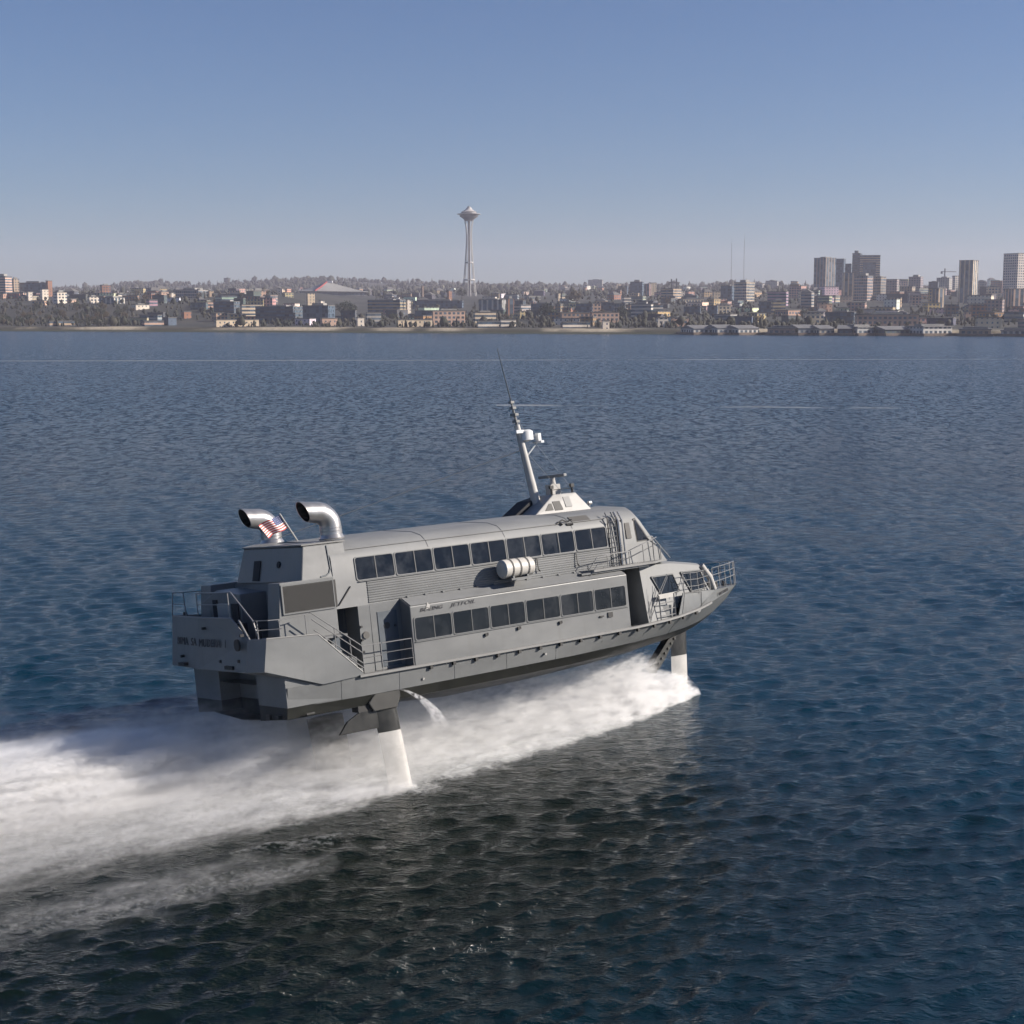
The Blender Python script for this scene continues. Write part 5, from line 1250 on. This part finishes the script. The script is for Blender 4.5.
# far wooded hills: thousands of trees nobody could count, one object
def woods():
    rs = np.random.RandomState(8); n = 21000
    px = rs.uniform(-60, 1084, n); q = rs.rand(n); dt = np.where(q < .30, 25 + 1275 * rs.rand(n) ** 1.5, np.where(q < .45, rs.uniform(1300, 2200, n), rs.uniform(2200, 3700, n)))
    k = (px - 512) / F_PX; D = (1360 - 465 * .325) / (1 + .325 * k) + dt; X = k * D; Y = D; Z = land_z(X, Y)
    dens = fbm(X / 160 + 200, Y / 160 + 200, 51, 3)
    keep = dens > np.where(dt < 500, .38, np.where(px > 540, .48, .40)); keep &= ~((px > 800) & (rs.rand(n) < .3)); keep &= ~((px > 286) & (px < 376) & (dt < 1500) & (dt > 250)); keep &= ~((px > 452) & (px < 488) & (dt < 1600) & (dt > 500)); keep &= ~((dt < 1300) & (rs.rand(n) < .15)); dt = dt[keep]
    X, Y, Z = X[keep], Y[keep], Z[keep]; n = len(X)
    h = np.where(dt < 1300, rs.uniform(2.5, 5.5, n), np.where(dt < 2200, rs.uniform(5, 10.5, n), rs.uniform(6, 14, n))) * (1 + .7 * (rs.rand(n) < .06)); con = rs.rand(n) < .5
    seg = 6
    prof_c = np.array([(.10, .02), (.22, .12), (.13, .5), (.02, 1.0)]); prof_b = np.array([(.15, .12), (.42, .4), (.36, .8), (.10, 1.0)])
    a = np.arange(seg) / seg * 2 * np.pi
    V = np.zeros((n, 4, seg, 3))
    for r in range(4):
        rad = np.where(con, prof_c[r, 0], prof_b[r, 0]) * h; zz = np.where(con, prof_c[r, 1], prof_b[r, 1]) * h
        jit = rs.uniform(.45, 1.5, (n, seg)); jz = rs.uniform(-.12, .12, (n, seg))
        V[:, r, :, 0] = X[:, None] + rad[:, None] * jit * np.cos(a); V[:, r, :, 1] = Y[:, None] + rad[:, None] * jit * np.sin(a)
        V[:, r, :, 2] = Z[:, None] + zz[:, None] + jz * h[:, None]
    V = V.reshape(-1, 3)
    base = (np.arange(n) * 4 * seg)[:, None, None]
    r_ = np.arange(3)[None, :, None] * seg; j = np.arange(seg)[None, None, :]; j2 = (j + 1) % seg
    q = np.stack(np.broadcast_arrays(base + r_ + j, base + r_ + j2, base + r_ + seg + j2, base + r_ + seg + j), -1).reshape(-1, 4)
    caps = (np.arange(n) * 4 * seg)[:, None] + 3 * seg + np.arange(seg)[None, :]
    me = bpy.data.meshes.new('woodland')
    nl = q.size + caps.size
    me.vertices.add(len(V)); me.vertices.foreach_set('co', V.astype(np.float32).ravel())
    me.loops.add(nl); me.loops.foreach_set('vertex_index', np.concatenate([q.ravel(), caps.ravel()]).astype(np.int32))
    me.polygons.add(len(q) + n); me.polygons.foreach_set('loop_start', np.concatenate([np.arange(len(q)) * 4, q.size + np.arange(n) * seg]).astype(np.int32))
    me.update(calc_edges=True)
    m, t, b = nmat('woodland_leaves'); b.inputs['Roughness'].default_value = .9; me.materials.append(m)
    g = node(t, 'ShaderNodeNewGeometry'); nz = node(t, 'ShaderNodeTexNoise', i_Scale=.03, i_Detail=4.0); t.links.new(g.outputs['Position'], nz.inputs['Vector'])
    r = node(t, 'ShaderNodeMapRange', i_1=.35, i_2=.65); t.links.new(nz.outputs[0], r.inputs[0])
    c = mix_c(t, r.outputs[0], (.012, .019, .012), (.038, .036, .021))
    c = mix_c(t, math_n(t, 'MULTIPLY', g.outputs['Random Per Island'], .6), c, (.032, .027, .017))
    t.links.new(c, b.inputs['Base Color'])
    o = bpy.data.objects.new('woodland', me); COL.objects.link(o); tag(o, 'wooded ridge of dark and autumn trees on the skyline behind the city', 'woodland', kind='stuff')
woods()

# ------------------------------------------------------------------ haze
def haze():
    m = bpy.data.materials.new('haze'); m.use_nodes = True; t = m.node_tree; t.nodes.remove(t.nodes['Principled BSDF'])
    v = node(t, 'ShaderNodeVolumePrincipled'); v.inputs['Density'].default_value = 0.00009; v.inputs['Color'].default_value = (.78, .76, .88, 1); v.inputs['Anisotropy'].default_value = .1
    t.links.new(v.outputs[0], t.nodes['Material Output'].inputs['Volume'])
    mb = MB(); mb.box((-7000, -600, -12), (7000, 8200, 330)); o = mb.build('haze', m)
    tag(o, 'thin pale haze lying over the bay and the far city', 'haze', kind='stuff')
haze()
# ------------------------------------------------------------------ spray thrown up by the struts and the water jets
TRACK_M = Matrix(((TRACK_F.x, -TRACK_S.x, 0, TRACK_O.x), (TRACK_F.y, -TRACK_S.y, 0, TRACK_O.y), (0, 0, 1, 0), (0, 0, 0, 1)))
def fcurve(t, x, pts, lo, hi):
    """piecewise curve of x through pts, outputs real units; lo/hi are the output range"""
    x0, x1 = pts[0][0], pts[-1][0]
    mr = node(t, 'ShaderNodeMapRange', i_1=x0, i_2=x1); t.links.new(x, mr.inputs[0])
    fc = node(t, 'ShaderNodeFloatCurve'); c = fc.mapping.curves[0]
    P = [((px - x0) / (x1 - x0), (py - lo) / (hi - lo)) for px, py in pts]
    c.points[0].location = P[0]; c.points[1].location = P[-1]
    for p in P[1:-1]: c.points.new(*p)
    fc.mapping.update(); t.links.new(mr.outputs[0], fc.inputs['Value'])
    m2 = node(t, 'ShaderNodeMapRange', i_3=lo, i_4=hi); t.links.new(fc.outputs[0], m2.inputs[0]); return m2.outputs[0]
def sstep(t, v, a, b, y0=0.0, y1=1.0):
    m = node(t, 'ShaderNodeMapRange', interpolation_type='SMOOTHSTEP', i_1=a, i_2=b, i_3=y0, i_4=y1); t.links.new(v, m.inputs[0]); return m.outputs[0]

def spray(name, label, Wp, Hp, Cp, Kp, dens, pw=1.5, edge=.35, nsc=(.35, .9, .9), namp=.9, step=.055, vfall=(.15, 1.0), group=None):
    """Wp half width, Hp height, Cp centre line (port +), Kp strength: lists of (x, value) along the track"""
    xs = sorted({p[0] for L in (Wp, Hp, Cp, Kp) for p in L}); x0, x1 = Wp[0][0], Wp[-1][0]
    XX = np.linspace(x0, x1, 26); f = lambda L, x: float(np.interp(x, [p[0] for p in L], [p[1] for p in L]))
    mb = MB(); rings = []
    for x in XX:
        w, h, c = f(Wp, x) * 1.12 + .05, f(Hp, x) * 1.15 + .05, f(Cp, x)
        rings.append([(x, c + w * math.cos(a), -.25 if math.sin(a) < 0 else max(-.25, h * math.sin(a) ** .8)) for a in [math.pi * k / 11 for k in range(12)]] + [(x, c - w, -.3), (x, c + w, -.3)])
    mb.loft(rings)
    m = bpy.data.materials.new(name); m.use_nodes = True; t = m.node_tree; t.nodes.remove(t.nodes['Principled BSDF'])
    tc = node(t, 'ShaderNodeTexCoord'); sp = node(t, 'ShaderNodeSeparateXYZ'); t.links.new(tc.outputs['Object'], sp.inputs[0])
    X, Y, Z = sp.outputs
    W = fcurve(t, X, Wp, 0, 12); H = fcurve(t, X, Hp, 0, 6); C = fcurve(t, X, Cp, -12, 12); K = fcurve(t, X, Kp, 0, 4)
    def noise(sc_, scale, det, off=(0, 0, 0)):
        mp = node(t, 'ShaderNodeMapping'); mp.inputs['Scale'].default_value = sc_; mp.inputs['Location'].default_value = off; mp.inputs['Rotation'].default_value = (0, R(-14), 0)
        t.links.new(tc.outputs['Object'], mp.inputs[0])
        n = node(t, 'ShaderNodeTexNoise', i_Scale=scale, i_Detail=det, i_Roughness=.6); t.links.new(mp.outputs[0], n.inputs['Vector']); return n.outputs[0]
    n1 = noise(nsc, 1.0, 3.0); n0 = math_n(t, 'SUBTRACT', n1, .5)
    nf = math_n(t, 'SUBTRACT', noise(tuple(4.5 * q for q in nsc), 1.0, 1.5, (9, 2, 4)), .5); n0 = math_n(t, 'MULTIPLY_ADD', nf, .45, n0)
    r = math_n(t, 'DIVIDE', math_n(t, 'ABSOLUTE', math_n(t, 'SUBTRACT', Y, C)), W)
    r = math_n(t, 'MULTIPLY_ADD', n0, namp * .6, r)
    lat = sstep(t, r, 1 - edge, 1.0, 1.0, 0.0)
    v = math_n(t, 'DIVIDE', Z, H); v = math_n(t, 'MULTIPLY_ADD', n0, namp, v)
    # the top of the plume is lower towards its sides
    v = math_n(t, 'MULTIPLY_ADD', math_n(t, 'MULTIPLY', r, r), .45, v)
    ver = math_n(t, 'POWER', sstep(t, v, vfall[0], vfall[1], 1.0, 0.0), pw)
    d = math_n(t, 'MULTIPLY', math_n(t, 'MULTIPLY', lat, ver), math_n(t, 'MULTIPLY', K, dens))
    n2 = noise(tuple(2.6 * q for q in nsc), 1.0, 1.5, (5, 5, 5))
    d = math_n(t, 'MULTIPLY', d, sstep(t, n2, .36, .63, .10, 1.8))
    n3 = noise((3.2, 4.6, 5.0), 1.0, 1.0, (1, 8, 3))
    d = math_n(t, 'MULTIPLY', d, sstep(t, n3, .38, .62, .5, 1.4))
    vs = node(t, 'ShaderNodeVolumePrincipled'); vs.inputs['Color'].default_value = (.998, .998, .999, 1); vs.inputs['Anisotropy'].default_value = 0.15
    t.links.new(d, vs.inputs['Density']); t.links.new(vs.outputs[0], t.nodes['Material Output'].inputs['Volume'])
    m.cycles.volume_step_rate = step * 1.6
    o = mb.build(name, m); o.matrix_world = TRACK_M; tag(o, label, 'spray', group, 'stuff'); return o

spray('strut_spray', 'white spray streaming aft under the hull from the forward strut to beyond the stern',
      [(-34, 6.6), (-12, 5.6), (0, 5.1), (6, 4.8), (12, 4.0), (15.7, 3.3), (18.8, 2.4), (22, 1.1), (24.2, .25)],
      [(-34, 1.8), (-12, 1.9), (0, 2.8), (8, 3.1), (16, 3.0), (20, 2.7), (22, 2.0), (23.6, 1.0), (24.2, .25)],
      [(-34, 0), (24.2, 0)],
      [(-34, .07), (-8, .09), (0, .13), (4, .2), (8, .22), (14, .42), (18, 1.1), (21, 3.0), (24.2, 4.0)], 1.35, nsc=(.42, 1.1, 1.3), namp=1.15, vfall=(.05, 1.0), pw=1.3)
spray('jet_spray', 'bright white plume of the water jets behind the stern',
      [(-40, 5.5), (-20, 4.0), (-10, 3.0), (-4, 2.4), (-.5, 1.2)],
      [(-40, 3.4), (-20, 3.2), (-8, 3.0), (-3.5, 2.9), (-.5, 2.4)],
      [(-40, 4.0), (-12, 2.8), (-4, 1.7), (-.5, 1.6)],
      [(-40, 3.0), (-8, 3.2), (-3, 3.0), (-.5, .3)], 3.6, edge=.5, vfall=(.2, 1.0), nsc=(.13, .8, .9), namp=.55)
spray('aft_strut_spray', 'bright spray thrown outward by the near aft strut along the edge of the wake',
      [(-30, 3.0), (-12, 2.3), (-2, 1.7), (3, 1.0), (5.9, .25)],
      [(-30, 1.5), (-12, 1.6), (-2, 2.0), (3, 1.7), (5.2, .9), (5.9, .3)],
      [(-30, -3.6), (-12, -3.8), (0, -3.9), (5.9, -3.95)],
      [(-30, .10), (-12, .14), (-2, .32), (3, .75), (5.9, 1.8)], 1.4, nsc=(.2, 1.0, 1.1), namp=.9, vfall=(.05, 1.0))
spray('spray_veil', 'soft high mist hanging round the aft struts under the stern',
      [(-14, 6.0), (-4, 4.8), (4, 4.4), (9, 4.2), (12, 4.0)],
      [(-14, 2.6), (-4, 3.4), (4, 4.0), (9, 3.8), (12, 3.0)],
      [(-14, 1.2), (12, .9)],
      [(-14, .4), (-4, .9), (4, 1.0), (9, .8), (12, .1)], .30, edge=.7, vfall=(.1, 1.0), nsc=(.16, .7, .8), namp=.6, pw=1.0, step=.08)
spray('spray_mist', 'thin bluish mist drifting out to port behind the ferry',
      [(-40, 15), (-20, 11.5), (-4, 8), (4, 5), (12, 2)],
      [(-40, 5.5), (-20, 4.6), (-4, 3.8), (4, 3.2), (12, 2.0)],
      [(-40, 9), (-20, 7), (-4, 5), (4, 3), (12, 1.5)],
      [(-40, .9), (-4, 1.1), (4, .7), (12, .1)], .13, edge=.8, vfall=(.0, 1.0), nsc=(.10, .4, .5), namp=.6, step=.08)
spray('spray_wisp', 'separate thin streak of spray falling on the water to starboard of the wake',
      [(-20, 2.4), (-12, 2.4), (-5, 2.2), (-1.5, 1.2), (-.3, .4)],
      [(-20, .5), (-12, .6), (-4, .7), (-.3, .4)],
      [(-20, -7.0), (-12, -8.0), (-4, -8.6), (-.3, -9.0)],
      [(-20, .1), (-12, .35), (-3, 1.0), (-.3, .5)], .26, edge=.95, vfall=(.0, 1.0), nsc=(.3, 1.0, 1.3), namp=1.6, step=.03)
# thin arc of cooling water spurting ahead of the starboard aft strut
def spurt():
    path = [(5.55, 4.05, -.62), (5.85, 4.2, -.76), (6.25, 4.32, -1.05), (6.6, 4.4, -1.42), (6.85, 4.45, -1.85), (7.0, 4.5, -2.5)]
    mb = MB(flip=True); mb.tube(path, [.02, .05, .10, .17, .26, .36], 12)
    m = bpy.data.materials.new('spurt_water'); m.use_nodes = True; t = m.node_tree; t.nodes.remove(t.nodes['Principled BSDF'])
    tc = node(t, 'ShaderNodeTexCoord'); n = node(t, 'ShaderNodeTexNoise', i_Scale=6.0, i_Detail=4.0); t.links.new(tc.outputs['Object'], n.inputs['Vector'])
    sp = node(t, 'ShaderNodeSeparateXYZ'); t.links.new(tc.outputs['Object'], sp.inputs[0])
    k = sstep(t, sp.outputs[2], -2.4, -.9, .0, 7.0)
    v = node(t, 'ShaderNodeVolumePrincipled'); v.inputs['Color'].default_value = (.98, .98, .99, 1)
    t.links.new(math_n(t, 'MULTIPLY', k, sstep(t, n.outputs[0], .4, .62, .05, 1.3)), v.inputs['Density']); t.links.new(v.outputs[0], t.nodes['Material Output'].inputs['Volume'])
    m.cycles.volume_step_rate = .3
    o = mb.build('water_spurt', m); o.matrix_world = BOAT_M; tag(o, 'thin white arc of water spurting beside the near aft strut', 'water jet', kind='stuff')
spurt()
